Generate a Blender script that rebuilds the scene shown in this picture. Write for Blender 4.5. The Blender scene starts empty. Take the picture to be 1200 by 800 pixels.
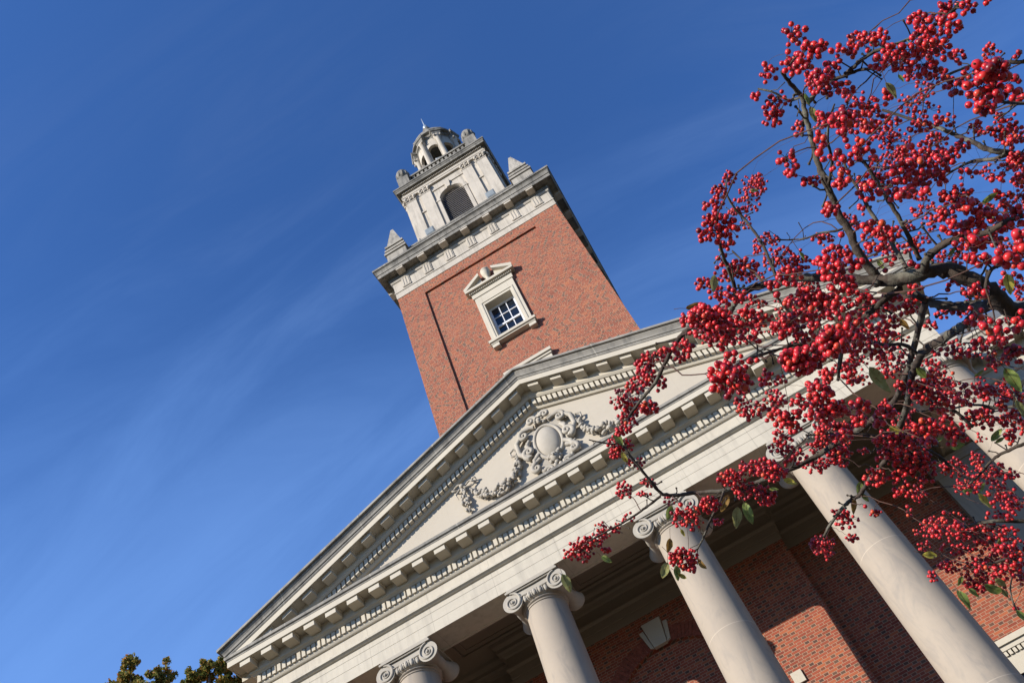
import bpy, bmesh, math, random
import numpy as np
from mathutils import Vector, Matrix
random.seed(7); np.random.seed(7)
scene = bpy.context.scene
COL = scene.collection
PI = math.pi
G = 14.25                       # the building is laid out round the capitals; the ground lies G below them

# ------------------------------------------------------------------ camera
F_PX = 1086.4
CAM = np.array([2.237, -15.553, -12.625 + G])
def rotm(rx, rz, ry):
    cx, sx, cy, sy, cz, sz = math.cos(rx), math.sin(rx), math.cos(ry), math.sin(ry), math.cos(rz), math.sin(rz)
    Rx = np.array([[1,0,0],[0,cx,-sx],[0,sx,cx]]); Ry = np.array([[cy,0,sy],[0,1,0],[-sy,0,cy]]); Rz = np.array([[cz,-sz,0],[sz,cz,0],[0,0,1]])
    return Rz @ Rx @ Ry
R = rotm(0.91883, 0.12987, 0.43319)
cam_data = bpy.data.cameras.new("camera"); cam = bpy.data.objects.new("camera", cam_data); COL.objects.link(cam)
cam_data.sensor_width = 36; cam_data.lens = 36*F_PX/1200; cam_data.clip_start = 0.05; cam_data.clip_end = 5000
cam.matrix_world = Matrix(((R[0,0],R[0,2],-R[0,1],CAM[0]),(R[1,0],R[1,2],-R[1,1],CAM[1]),(R[2,0],R[2,2],-R[2,1],CAM[2]),(0,0,0,1)))
scene.camera = cam
def P(u, v, D):
    return CAM + R @ np.array([(u-600)/F_PX*D, D, -(v-400)/F_PX*D])

# ------------------------------------------------------------------ light
SUN_FROM = Vector((-1.0, -1.0, 0.644)).normalized()
elev = math.asin(SUN_FROM.z); azim = math.atan2(SUN_FROM.x, SUN_FROM.y)
world = bpy.data.worlds.new("World"); scene.world = world; world.use_nodes = True
wn = world.node_tree; wn.nodes.clear()
wo = wn.nodes.new('ShaderNodeOutputWorld'); wb = wn.nodes.new('ShaderNodeBackground'); wb.inputs[1].default_value = 0.083
sky = wn.nodes.new('ShaderNodeTexSky'); sky.sky_type = 'NISHITA'; sky.sun_disc = False
sky.sun_elevation = elev; sky.sun_rotation = azim % (2*PI); sky.altitude = 200; sky.air_density = 1.1; sky.dust_density = 0.15; sky.ozone_density = 4.5
tc = wn.nodes.new('ShaderNodeTexCoord')
mp = wn.nodes.new('ShaderNodeMapping'); mp.inputs['Rotation'].default_value = (0.35, 0.5, 0.7); mp.inputs['Scale'].default_value = (1.2, 9.0, 4.0)
nz = wn.nodes.new('ShaderNodeTexNoise'); nz.inputs['Scale'].default_value = 1.15; nz.inputs['Detail'].default_value = 7; nz.inputs['Roughness'].default_value = 0.62; nz.inputs['Distortion'].default_value = 0.6
nz2 = wn.nodes.new('ShaderNodeTexNoise'); nz2.inputs['Scale'].default_value = 1.3; nz2.inputs['Detail'].default_value = 2
cr = wn.nodes.new('ShaderNodeMapRange'); cr.inputs[1].default_value = 0.46; cr.inputs[2].default_value = 0.80
cr2 = wn.nodes.new('ShaderNodeMapRange'); cr2.inputs[1].default_value = 0.38; cr2.inputs[2].default_value = 0.68
mul = wn.nodes.new('ShaderNodeMath'); mul.operation = 'MULTIPLY'
mul2 = wn.nodes.new('ShaderNodeMath'); mul2.operation = 'MULTIPLY'; mul2.inputs[1].default_value = 0.10
mix = wn.nodes.new('ShaderNodeMixRGB'); mix.inputs[2].default_value = (6.2, 7.2, 8.4, 1)
tint = wn.nodes.new('ShaderNodeMixRGB'); tint.blend_type = 'MULTIPLY'; tint.inputs[0].default_value = 1; tint.inputs[2].default_value = (0.69, 1.05, 1.56, 1)
L = wn.links.new
L(tc.outputs['Generated'], mp.inputs[0]); L(mp.outputs[0], nz.inputs[0]); L(tc.outputs['Generated'], nz2.inputs[0])
L(nz.outputs[0], cr.inputs[0]); L(nz2.outputs[0], cr2.inputs[0]); L(cr.outputs[0], mul.inputs[0]); L(cr2.outputs[0], mul.inputs[1])
L(mul.outputs[0], mul2.inputs[0]); L(mul2.outputs[0], mix.inputs[0]); L(sky.outputs[0], tint.inputs[1]); L(tint.outputs[0], mix.inputs[1])
sxyz = wn.nodes.new('ShaderNodeVectorMath'); sxyz.operation = 'DOT_PRODUCT'; sxyz.inputs[1].default_value = (-0.30, 0.60, -0.74)
hz = wn.nodes.new('ShaderNodeMapRange'); hz.interpolation_type = 'SMOOTHSTEP'; hz.inputs[1].default_value = -0.42; hz.inputs[2].default_value = 0.15; hz.inputs[4].default_value = 0.42
hm = wn.nodes.new('ShaderNodeMixRGB'); hm.inputs[2].default_value = (2.45, 4.8, 10.2, 1)
L(tc.outputs['Generated'], sxyz.inputs[0]); wz_ = wn.nodes.new('ShaderNodeMath'); wz_.operation = 'MULTIPLY_ADD'; wz_.inputs[1].default_value = 0.30; wz_.inputs[2].default_value = -0.165
wa_ = wn.nodes.new('ShaderNodeMath'); wa_.operation = 'ADD'
L(nz.outputs[0], wz_.inputs[0]); L(wz_.outputs[0], wa_.inputs[0]); L(sxyz.outputs['Value'], wa_.inputs[1]); L(wa_.outputs[0], hz.inputs[0]); L(hz.outputs[0], hm.inputs[0]); L(mix.outputs[0], hm.inputs[1])
L(hm.outputs[0], wb.inputs[0]); L(wb.outputs[0], wo.inputs[0])
sd = bpy.data.lights.new("sun", 'SUN'); sd.energy = 5.0; sd.angle = math.radians(0.5); sd.color = (1.0, 0.935, 0.84)
so = bpy.data.objects.new("sun", sd); COL.objects.link(so); so.location = (-30, -30, 40)
so.rotation_euler = (-SUN_FROM).to_track_quat('-Z', 'Y').to_euler()
scene.view_settings.view_transform = 'Standard'; scene.view_settings.look = 'None'
scene.view_settings.gamma = 1; scene.view_settings.exposure = 0.65; scene.view_settings.use_curve_mapping = False

# ------------------------------------------------------------------ materials
class NT:
    def __init__(s, name, rough=0.8, spec=0.3):
        s.m = bpy.data.materials.new(name); s.m.use_nodes = True; s.t = s.m.node_tree
        s.b = s.t.nodes['Principled BSDF']; s.b.inputs['Roughness'].default_value = rough; s.b.inputs['Specular IOR Level'].default_value = spec
    def n(s, kind, **kw):
        nd = s.t.nodes.new(kind)
        for k, v in kw.items(): setattr(nd, k, v)
        return nd
    def l(s, a, b): s.t.links.new(a, b)
    def math(s, op, a, b=None, c=None):
        nd = s.n('ShaderNodeMath', operation=op)
        for i, v in enumerate((a, b, c)):
            if v is None: continue
            if isinstance(v, (int, float)): nd.inputs[i].default_value = v
            else: s.l(v, nd.inputs[i])
        return nd.outputs[0]
    def mix(s, fac, a, b, mode='MIX'):
        nd = s.n('ShaderNodeMixRGB', blend_type=mode)
        for i, v in enumerate((fac, a, b)):
            if isinstance(v, (int, float)): nd.inputs[i].default_value = v
            elif isinstance(v, tuple): nd.inputs[i].default_value = (*v, 1)
            else: s.l(v, nd.inputs[i])
        return nd.outputs[0]
    def noise(s, co, scale, detail=3, rough=0.5, dist=0.0):
        nd = s.n('ShaderNodeTexNoise'); nd.inputs['Scale'].default_value = scale; nd.inputs['Detail'].default_value = detail
        nd.inputs['Roughness'].default_value = rough; nd.inputs['Distortion'].default_value = dist
        s.l(co, nd.inputs['Vector']); return nd.outputs[0]
    def rng(s, v, a, b, c=0.0, d=1.0):
        nd = s.n('ShaderNodeMapRange'); s.l(v, nd.inputs[0])
        for i, x in enumerate((a, b, c, d)): nd.inputs[i+1].default_value = x
        return nd.outputs[0]
    def mapping(s, co, scale=(1,1,1), rot=(0,0,0)):
        nd = s.n('ShaderNodeMapping'); nd.inputs['Scale'].default_value = scale; nd.inputs['Rotation'].default_value = rot; s.l(co, nd.inputs[0]); return nd.outputs[0]
    def bump(s, h, strength, dist):
        nd = s.n('ShaderNodeBump'); nd.inputs['Strength'].default_value = strength; nd.inputs['Distance'].default_value = dist
        s.l(h, nd.inputs['Height']); s.l(nd.outputs[0], s.b.inputs['Normal'])

def stone(name, base, dark, dirt=0.3, joints=None, streak=0.0, vein=0.0, bumpd=0.004):
    t = NT(name, 0.85, 0.25); g = t.n('ShaderNodeNewGeometry'); co = g.outputs['Position']
    big = t.rng(t.noise(co, 0.9, 5, 0.6, 0.4), 0.35, 0.7)
    fine = t.rng(t.noise(co, 9, 6, 0.7), 0.3, 0.75)
    c = t.mix(t.math('MULTIPLY', big, dirt), base, dark)
    c = t.mix(t.math('MULTIPLY', fine, dirt*0.5), c, tuple(x*0.8 for x in dark))
    if streak:
        st = t.rng(t.noise(t.mapping(co, (6, 6, 0.5)), 1.0, 5, 0.65), 0.48, 0.72)
        c = t.mix(t.math('MULTIPLY', st, streak), c, (dark[0]*0.55, dark[1]*0.56, dark[2]*0.58))
    if vein:
        vn = t.rng(t.noise(t.mapping(co, (1.2, 1.2, 0.35), (0.2, 0.5, 0.3)), 2.2, 6, 0.62, 1.8), 0.5, 0.68)
        c = t.mix(t.math('MULTIPLY', vn, vein), c, (dark[0]*0.9, dark[1]*0.92, dark[2]*0.97))
    if joints:                      # (axis index, period, offset, width, factor)
        sx = t.n('ShaderNodeSeparateXYZ'); t.l(co, sx.inputs[0])
        for ax, per, off, wd, k in joints:
            f = t.math('FRACT', t.math('DIVIDE', t.math('ADD', sx.outputs[ax], off + 100*per), per))
            line = t.math('LESS_THAN', f, wd/per)
            if k > 0: c = t.mix(t.math('MULTIPLY', line, k), c, tuple(min(1, x*1.35) for x in base))
            else: c = t.mix(t.math('MULTIPLY', line, -k), c, tuple(x*0.45 for x in dark))
    t.l(c, t.b.inputs['Base Color'])
    t.bump(t.noise(co, 40, 5, 0.7), 0.35, bumpd)
    return t.m
LIME = (0.485, 0.438, 0.352)
M = {}
M['stone'] = stone('limestone', LIME, (0.319, 0.281, 0.228), 0.30)
M['ashlar'] = stone('limestone_ashlar', LIME, (0.342, 0.304, 0.251), 0.35, joints=[(0, 1.6, 0.8, 0.012, -0.35)], streak=0.32)
M['tymp'] = stone('limestone_smooth', (0.432, 0.383, 0.310), (0.327, 0.287, 0.229), 0.25, joints=[(0, 2.1, 0.9, 0.008, -0.12)])
M['weathered'] = stone('limestone_weathered', (0.327, 0.304, 0.261), (0.131, 0.124, 0.114), 0.6, joints=[(0, 2.35, 0.3, 0.022, 0.55)], streak=0.6)
M['shaft'] = stone('limestone_shaft', (0.327, 0.273, 0.212), (0.224, 0.196, 0.163), 0.22, joints=[(2, 3.05, 2.905-G, 0.014, 0.7)], vein=0.5)
M['carved'] = stone('limestone_carved', (0.401, 0.364, 0.304), (0.201, 0.174, 0.141), 0.45)
M['tstone'] = stone('tower_limestone', (0.485, 0.435, 0.365), (0.29, 0.262, 0.215), 0.45, joints=[(0, 1.0, 0.5, 0.015, -0.35)], streak=0.5)
M['tweath'] = stone('tower_weathered', (0.301, 0.281, 0.243), (0.089, 0.086, 0.078), 0.8, joints=[(0, 1.7, 0.2, 0.02, -0.3)], streak=0.8)
M['obelisk'] = stone('obelisk_limestone', (0.40, 0.365, 0.31), (0.15, 0.14, 0.12), 0.7, streak=0.8)
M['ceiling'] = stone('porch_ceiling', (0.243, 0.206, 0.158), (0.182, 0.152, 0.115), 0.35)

def brick(name, scale=1.0, dark_share=0.55, tone=(0.88, 0.78, 0.76), rowjit=0.05):
    t = NT(name, 0.9, 0.15); g = t.n('ShaderNodeNewGeometry'); sx = t.n('ShaderNodeSeparateXYZ'); t.l(g.outputs['Position'], sx.inputs[0])
    u = t.math('ADD', t.math('ADD', sx.outputs[0], sx.outputs[1]), 200.0); v = t.math('ADD', sx.outputs[2], 50.0)
    H = 0.0655*scale; PER = 0.305*scale
    rv = t.math('DIVIDE', v, H); row = t.math('FLOOR', rv); fy = t.math('FRACT', rv)
    par = t.math('MODULO', row, 2.0)
    jit = t.n('ShaderNodeTexWhiteNoise', noise_dimensions='1D'); t.l(row, jit.inputs['W'])
    uu = t.math('ADD', t.math('ADD', t.math('DIVIDE', u, PER), t.math('MULTIPLY', par, 0.5)), t.math('MULTIPLY', jit.outputs[0], rowjit))
    cell = t.math('FLOOR', uu); fx = t.math('FRACT', uu)
    head = t.math('GREATER_THAN', fx, 0.66)
    mj = 0.035; mh = 0.15
    e1 = t.math('LESS_THAN', fx, mj); e2 = t.math('LESS_THAN', t.math('ABSOLUTE', t.math('SUBTRACT', fx, 0.66+mj/2)), mj/2)
    e3 = t.math('LESS_THAN', fy, mh)
    mort = t.math('MAXIMUM', t.math('MAXIMUM', e1, e2), e3)
    cmb = t.n('ShaderNodeCombineXYZ'); t.l(cell, cmb.inputs[0]); t.l(row, cmb.inputs[1]); t.l(head, cmb.inputs[2])
    wn_ = t.n('ShaderNodeTexWhiteNoise', noise_dimensions='3D'); t.l(cmb.outputs[0], wn_.inputs['Vector'])
    ramp = t.n('ShaderNodeValToRGB'); t.l(wn_.outputs['Value'], ramp.inputs[0]); el = ramp.color_ramp.elements
    el[0].position = 0; el[0].color = (0.20, 0.048, 0.032, 1); el[1].position = 1; el[1].color = (0.44, 0.13, 0.055, 1)
    for p_, c_ in ((0.35, (0.31, 0.078, 0.045, 1)), (0.7, (0.34, 0.09, 0.05, 1)), (0.9, (0.40, 0.135, 0.065, 1))):
        e = el.new(p_); e.color = c_
    hr = t.n('ShaderNodeValToRGB'); t.l(wn_.outputs['Value'], hr.inputs[0]); eh = hr.color_ramp.elements; hr.color_ramp.interpolation = 'CONSTANT'
    eh[0].position = 0; eh[0].color = (0.06, 0.052, 0.045, 1); eh[1].position = 0.85; eh[1].color = (0.32, 0.085, 0.05, 1)
    for p_, c_ in ((dark_share*0.45, (0.10, 0.085, 0.065, 1)), (dark_share*0.8, (0.14, 0.06, 0.042, 1)), (dark_share, (0.25, 0.068, 0.042, 1))):
        e = eh.new(p_); e.color = c_
    c = t.mix(head, ramp.outputs[0], hr.outputs[0])
    sm = t.rng(t.noise(g.outputs['Position'], 60, 4, 0.7), 0.3, 0.8)
    c = t.mix(t.math('MULTIPLY', sm, 0.35), c, (0.16, 0.06, 0.045))
    lg = t.rng(t.noise(g.outputs['Position'], 0.7, 4, 0.6), 0.35, 0.7)
    c = t.mix(t.math('MULTIPLY', lg, 0.14), c, (0.45, 0.21, 0.12))
    hs = t.rng(t.noise(t.mapping(g.outputs['Position'], (1.6, 1.6, 14)), 1.0, 4, 0.7), 0.45, 0.7)
    c = t.mix(t.math('MULTIPLY', hs, 0.30), c, (0.42, 0.15, 0.07))
    hd = t.rng(t.noise(t.mapping(g.outputs['Position'], (2.4, 2.4, 9)), 2.1, 4, 0.7), 0.5, 0.72)
    c = t.mix(t.math('MULTIPLY', hd, 0.28), c, (0.16, 0.06, 0.045))
    c = t.mix(t.math('MULTIPLY', mort, 0.9), c, (0.38, 0.29, 0.20))
    c = t.mix(1.0, c, tone, 'MULTIPLY')
    t.l(c, t.b.inputs['Base Color'])
    t.bump(t.math('SUBTRACT', t.math('MULTIPLY', sm, 0.3), mort), 0.6, 0.006)
    return t.m
M['brick'] = brick('porch_brick'); M['tbrick'] = brick('tower_brick', 1.0, 0.5, (0.88, 0.85, 0.86), 1.0)

def plain(name, c, rough=0.7, spec=0.3, metal=0.0, vary=0.12, scale=6):
    t = NT(name, rough, spec); g = t.n('ShaderNodeNewGeometry'); t.b.inputs['Metallic'].default_value = metal
    n_ = t.rng(t.noise(g.outputs['Position'], scale, 4, 0.6), 0.3, 0.75)
    t.l(t.mix(t.math('MULTIPLY', n_, 1.0), tuple(x*(1-vary) for x in c), tuple(min(1, x*(1+vary)) for x in c)), t.b.inputs['Base Color'])
    return t.m
M['white'] = plain('white_paint', (0.62, 0.62, 0.64), 0.5)
M['louvre'] = plain('grey_louvre', (0.27, 0.255, 0.25), 0.6)
M['void'] = plain('dark_interior', (0.02, 0.02, 0.022), 0.9)
M['lampgrey'] = plain('lamp_housing', (0.20, 0.225, 0.235), 0.45)
M['lead'] = plain('lead_flashing', (0.12, 0.13, 0.14), 0.5)
M['metal'] = plain('pale_metal', (0.45, 0.50, 0.52), 0.35, 0.5, 0.4)
M['slate'] = plain('slate_roof', (0.10, 0.105, 0.11), 0.7)
M['grass'] = plain('lawn', (0.13, 0.10, 0.048), 0.95, 0.1, 0, 0.5, 3)
M['paving'] = plain('concrete_path', (0.10, 0.09, 0.08), 0.9, 0.2, 0, 0.15, 2)
def glass():
    t = NT('window_glass', 0.06, 0.45); t.b.inputs['Base Color'].default_value = (0.008, 0.012, 0.02, 1); t.b.inputs['Coat Weight'].default_value = 0.0
    g = t.n('ShaderNodeNewGeometry'); t.bump(t.noise(g.outputs['Position'], 2.0, 2), 0.15, 0.02); return t.m
M['glass'] = glass()
def bark(name, a, b, c3, sc=1.0):
    t = NT(name, 0.85, 0.25); g = t.n('ShaderNodeNewGeometry'); co = g.outputs['Position']
    n1 = t.rng(t.noise(co, 55*sc, 5, 0.7), 0.35, 0.7); n2 = t.rng(t.noise(co, 16*sc, 4, 0.6), 0.5, 0.66)
    c = t.mix(n1, a, b); c = t.mix(t.math('MULTIPLY', n2, 0.75), c, c3); t.l(c, t.b.inputs['Base Color'])
    t.bump(n1, 0.7, 0.002/sc); return t.m
M['bark'] = bark('crabapple_bark', (0.028, 0.020, 0.015), (0.068, 0.049, 0.035), (0.15, 0.145, 0.11))
M['stem'] = bark('crabapple_stem', (0.035, 0.018, 0.014), (0.10, 0.05, 0.03), (0.08, 0.035, 0.025))
M['oakbark'] = bark('tree_bark', (0.05, 0.04, 0.03), (0.12, 0.10, 0.08), (0.14, 0.13, 0.11), 0.1)
def berry():
    t = NT('red_berry', 0.36, 0.38); g = t.n('ShaderNodeNewGeometry'); r = t.n('ShaderNodeValToRGB'); t.l(g.outputs['Random Per Island'], r.inputs[0])
    e = r.color_ramp.elements; e[0].position = 0; e[0].color = (0.15, 0.004, 0.009, 1); e[1].position = 1; e[1].color = (0.50, 0.07, 0.02, 1)
    for p_, c_ in ((0.25, (0.36, 0.009, 0.015, 1)), (0.6, (0.50, 0.015, 0.019, 1)), (0.9, (0.52, 0.022, 0.018, 1))): x = e.new(p_); x.color = c_
    n_ = t.rng(t.noise(g.outputs['Position'], 190, 3, 0.6), 0.45, 0.8)
    c = t.mix(t.math('MULTIPLY', n_, 0.3), r.outputs[0], (0.40, 0.07, 0.06)); t.l(c, t.b.inputs['Base Color'])
    t.b.inputs['Coat Weight'].default_value = 0.0; t.b.inputs['Coat Roughness'].default_value = 0.2
    t.b.inputs['Subsurface Weight'].default_value = 0.0
    return t.m
M['berry'] = berry()
def leafm(name, a, b, spot):
    t = NT(name, 0.5, 0.35); g = t.n('ShaderNodeNewGeometry')
    c = t.mix(t.rng(t.noise(g.outputs['Position'], 90, 4, 0.6), 0.35, 0.7), a, b)
    c = t.mix(t.rng(t.noise(g.outputs['Position'], 150, 3, 0.6), 0.60, 0.68), c, spot); t.l(c, t.b.inputs['Base Color'])
    tr = t.n('ShaderNodeBsdfTranslucent'); t.l(c, tr.inputs[0]); mx = t.n('ShaderNodeMixShader'); mx.inputs[0].default_value = 0.35
    t.l(t.b.outputs[0], mx.inputs[1]); t.l(tr.outputs[0], mx.inputs[2]); t.l(mx.outputs[0], t.t.nodes['Material Output'].inputs[0]); return t.m
M['leaf_g'] = leafm('leaf_green', (0.15, 0.21, 0.045), (0.30, 0.36, 0.10), (0.22, 0.13, 0.03))
M['leaf_o'] = leafm('leaf_olive', (0.24, 0.25, 0.08), (0.38, 0.36, 0.13), (0.26, 0.13, 0.04))
M['leaf_y'] = leafm('leaf_yellow', (0.42, 0.36, 0.05), (0.52, 0.44, 0.10), (0.30, 0.10, 0.02))
M['leaf_b'] = leafm('leaf_brown', (0.24, 0.12, 0.03), (0.36, 0.22, 0.05), (0.10, 0.14, 0.03))
def crownm():
    t = NT('autumn_crown', 0.7, 0.2); g = t.n('ShaderNodeNewGeometry'); r = t.n('ShaderNodeValToRGB'); t.l(g.outputs['Random Per Island'], r.inputs[0])
    e = r.color_ramp.elements; e[0].position = 0; e[0].color = (0.07, 0.10, 0.03, 1); e[1].position = 1; e[1].color = (0.45, 0.18, 0.04, 1)
    for p_, c_ in ((0.5, (0.17, 0.18, 0.04, 1)), (0.8, (0.36, 0.26, 0.06, 1))): x = e.new(p_); x.color = c_
    t.l(r.outputs[0], t.b.inputs['Base Color'])
    tr = t.n('ShaderNodeBsdfTranslucent'); t.l(r.outputs[0], tr.inputs[0]); mx = t.n('ShaderNodeMixShader'); mx.inputs[0].default_value = 0.3
    t.l(t.b.outputs[0], mx.inputs[1]); t.l(tr.outputs[0], mx.inputs[2]); t.l(mx.outputs[0], t.t.nodes['Material Output'].inputs[0]); return t.m
M['crown'] = crownm()

# ------------------------------------------------------------------ helpers
def thing(name, label, cat, loc=(0,0,0), group=None):
    o = bpy.data.objects.new(name, None); COL.objects.link(o); o.location = loc; o['label'] = label; o['category'] = cat
    if group: o['group'] = group
    return o
class MB:
    def __init__(s): s.v = []; s.f = []; s.mi = []; s.cur = 0
    def add(s, vs, fs):
        b = len(s.v); s.v += [tuple(map(float, p)) for p in vs]; s.f += [tuple(b+i for i in f) for f in fs]; s.mi += [s.cur]*len(fs); return s
    def box(s, x0, x1, y0, y1, z0, z1):
        return s.add([(x0,y0,z0),(x1,y0,z0),(x1,y1,z0),(x0,y1,z0),(x0,y0,z1),(x1,y0,z1),(x1,y1,z1),(x0,y1,z1)],
                     [(3,2,1,0),(4,5,6,7),(0,1,5,4),(1,2,6,5),(2,3,7,6),(3,0,4,7)])
    def prism(s, pts, y0, y1):      # polygon in (x,z), counter-clockwise seen from -y
        n = len(pts); vs = [(x,y0,z) for x,z in pts] + [(x,y1,z) for x,z in pts]
        return s.add(vs, [tuple(range(n)), tuple(range(2*n-1, n-1, -1))] + [(i, i+n, (i+1)%n+n, (i+1)%n) for i in range(n)])
    def sweep(s, path, prof, closed=False, zf=None):   # prof: closed loop of (out, z); path in plan, outward to its right
        n = len(path); k = len(prof); rings = []
        for i, p in enumerate(path):
            p = Vector(p); ds = []
            if closed or i > 0: ds.append((p - Vector(path[i-1])).normalized())
            if closed or i < n-1: ds.append((Vector(path[(i+1) % n]) - p).normalized())
            ns = [Vector((d.y, -d.x)) for d in ds]
            m = ns[0] if len(ns) == 1 else (ns[0]+ns[1])/(1+ns[0].dot(ns[1]))
            rings.append([(p.x+m.x*o, p.y+m.y*o, z) for o, z in prof])
        vs = [q for r in rings for q in r]; fs = []
        for i in range(n if closed else n-1):
            a, b = i*k, ((i+1) % n)*k
            for j in range(k): fs.append((a+j, b+j, b+(j+1)%k, a+(j+1)%k))
        if not closed: fs += [tuple(range(k)), tuple((n-1)*k+j for j in range(k-1, -1, -1))]
        return s.add(vs, fs)
    def lathe(s, prof, c=(0,0,0), seg=32, axis='z', a0=0.0):       # prof: (radius, height)
        k = len(prof); vs = []
        for j in range(seg):
            a = a0+2*PI*j/seg; ca, sa = math.cos(a), math.sin(a)
            for r, h in prof:
                q = (r*ca, r*sa, h) if axis == 'z' else ((r*ca, h, r*sa) if axis == 'y' else (h, r*ca, r*sa))
                vs.append((c[0]+q[0], c[1]+q[1], c[2]+q[2]))
        fs = []
        for j in range(seg):
            b = ((j+1) % seg)*k; a = j*k
            for i in range(k-1): fs.append((a+i, b+i, b+i+1, a+i+1) if axis != 'y' else (a+i, a+i+1, b+i+1, b+i))
        s.add(vs, fs)
        b0 = len(s.v)-len(vs)
        s.f.append(tuple(b0+j*k for j in range(seg))[::-1]); s.f.append(tuple(b0+j*k+k-1 for j in range(seg))); s.mi += [s.cur]*2
        return s
    def tube(s, pts, rad, seg=8, cap=True):
        pts = [Vector(p) for p in pts]; n = len(pts)
        if isinstance(rad, (int, float)): rad = [rad]*n
        t0 = (pts[1]-pts[0]).normalized(); up = Vector((0,0,1)) if abs(t0.z) < 0.9 else Vector((1,0,0))
        nx = t0.cross(up).normalized(); vs = []
        for i in range(n):
            t = (pts[min(i+1, n-1)]-pts[max(i-1, 0)])
            t = t.normalized() if t.length > 1e-9 else t0
            nx = (nx - t*nx.dot(t)); nx = nx.normalized() if nx.length > 1e-6 else t.orthogonal().normalized()
            ny = t.cross(nx)
            for j in range(seg):
                a = 2*PI*j/seg; vs.append(pts[i] + (nx*math.cos(a)+ny*math.sin(a))*rad[i])
        fs = [(i*seg+j, i*seg+(j+1)%seg, (i+1)*seg+(j+1)%seg, (i+1)*seg+j) for i in range(n-1) for j in range(seg)]
        if cap: fs += [tuple(range(seg))[::-1], tuple((n-1)*seg+j for j in range(seg))]
        return s.add(vs, fs)
    def ball(s, c, r, seg=10, rings=6, rot=None):
        if isinstance(r, (int, float)): r = (r, r, r)
        vs = [(0,0,-1)]; fs = []
        for i in range(1, rings):
            th = -PI/2+PI*i/rings
            for j in range(seg): a = 2*PI*j/seg; vs.append((math.cos(th)*math.cos(a), math.cos(th)*math.sin(a), math.sin(th)))
        vs.append((0,0,1)); top = len(vs)-1
        for j in range(seg):
            fs.append((0, 1+(j+1)%seg, 1+j)); fs.append((top, 1+(rings-2)*seg+j, 1+(rings-2)*seg+(j+1)%seg))
            for i in range(rings-2): a = 1+i*seg; fs.append((a+j, a+(j+1)%seg, a+seg+(j+1)%seg, a+seg+j))
        out = []
        for v in vs:
            q = Vector((v[0]*r[0], v[1]*r[1], v[2]*r[2]))
            if rot is not None: q = rot @ q
            out.append((c[0]+q.x, c[1]+q.y, c[2]+q.z))
        return s.add(out, fs)
    def build(s, name, mats, parent=None, smooth=None, bevel=0.0):
        me = bpy.data.meshes.new(name); me.from_pydata(s.v, [], s.f)
        for m in (mats if isinstance(mats, list) else [mats]): me.materials.append(m)
        if any(s.mi): me.polygons.foreach_set('material_index', s.mi)
        me.update()
        if smooth is not None:
            me.polygons.foreach_set('use_smooth', [True]*len(me.polygons)); me.set_sharp_from_angle(angle=math.radians(smooth))
        o = bpy.data.objects.new(name, me); COL.objects.link(o)
        if parent is not None: o.parent = parent
        if bevel: b = o.modifiers.new('bevel', 'BEVEL'); b.width = bevel; b.segments = 2; b.limit_method = 'ANGLE'; b.angle_limit = math.radians(40)
        return o
def inst(o, parent, loc=(0,0,0), rot=(0,0,0), scale=None):
    c = o.copy(); COL.objects.link(c); c.parent = parent; c.location = loc; c.rotation_euler = rot
    if scale: c.scale = scale
    return c

# ------------------------------------------------------------------ ground
m = MB(); N = 24; E_ = 1500.0
g_ = MB().add([(-E_,-E_,0),(E_,-E_,0),(E_,E_,0),(-E_,E_,0)], [(0,1,2,3)]).build('lawn', M['grass']); g_['kind'] = 'structure'
pth = MB().add([(-4,-40,.004),(4,-40,.004),(4,-9.5,.004),(-4,-9.5,.004)], [(0,1,2,3)]).add([(-14,-9.5,.004),(14,-9.5,.004),(14,-6.5,.004),(-14,-6.5,.004)], [(0,1,2,3)]).build('path', M['paving']); pth['kind'] = 'structure'

# ------------------------------------------------------------------ the church
church = thing('church', 'red brick church with stone columned portico, carved pediment and tall tower', 'church', (0,0,G))
XE = 8.44; FLOOR = -11.0
U = [(-XE, 3.53), (-XE, 0), (XE, 0), (XE, 3.53)]
# steps and floor
st = MB()
for i in range(18):
    zt = FLOOR - i*(FLOOR+G)/18; o = 0.6+i*0.32
    st.box(-XE-0.4-0.0*i, XE+0.4, -o-0.32 if i else -0.6, -o+0.0 if i else 3.5, -G, zt) if i else st.box(-XE-0.4, XE+0.4, -0.6, 3.5, -G, zt)
st.build('steps', M['paving'], church)

# columns
def shaft_prof():
    pr = [(0.70, FLOOR), (0.70, FLOOR+0.22), (0.66, FLOOR+0.23)]
    for a in range(7): t = a/6*PI; pr.append((0.60+0.09*math.sin(t), FLOOR+0.24+0.2*a/6))
    pr += [(0.60, FLOOR+0.46), (0.565, FLOOR+0.52), (0.58, FLOOR+0.58)]
    for a in range(7): t = a/6*PI; pr.append((0.58+0.045*math.sin(t), FLOOR+0.58+0.13*a/6))
    z0, z1 = FLOOR+0.76, -0.31
    for i in range(25):
        t = i/24; r = 0.545-0.085*(t**1.7); pr.append((r, z0+(z1-z0)*t))
    pr += [(0.462, -0.275), (0.478, -0.268), (0.482, -0.25), (0.470, -0.243), (0.470, -0.225), (0.488, -0.218), (0.505, -0.198), (0.488, -0.178), (0.47, -0.172), (0.45, -0.10)]
    return pr
col0 = MB().lathe(shaft_prof(), (0,0,0), 64).build('column', M['shaft'], church, smooth=35)
col0.location = (-8.0, 0.5, 0)
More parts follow.
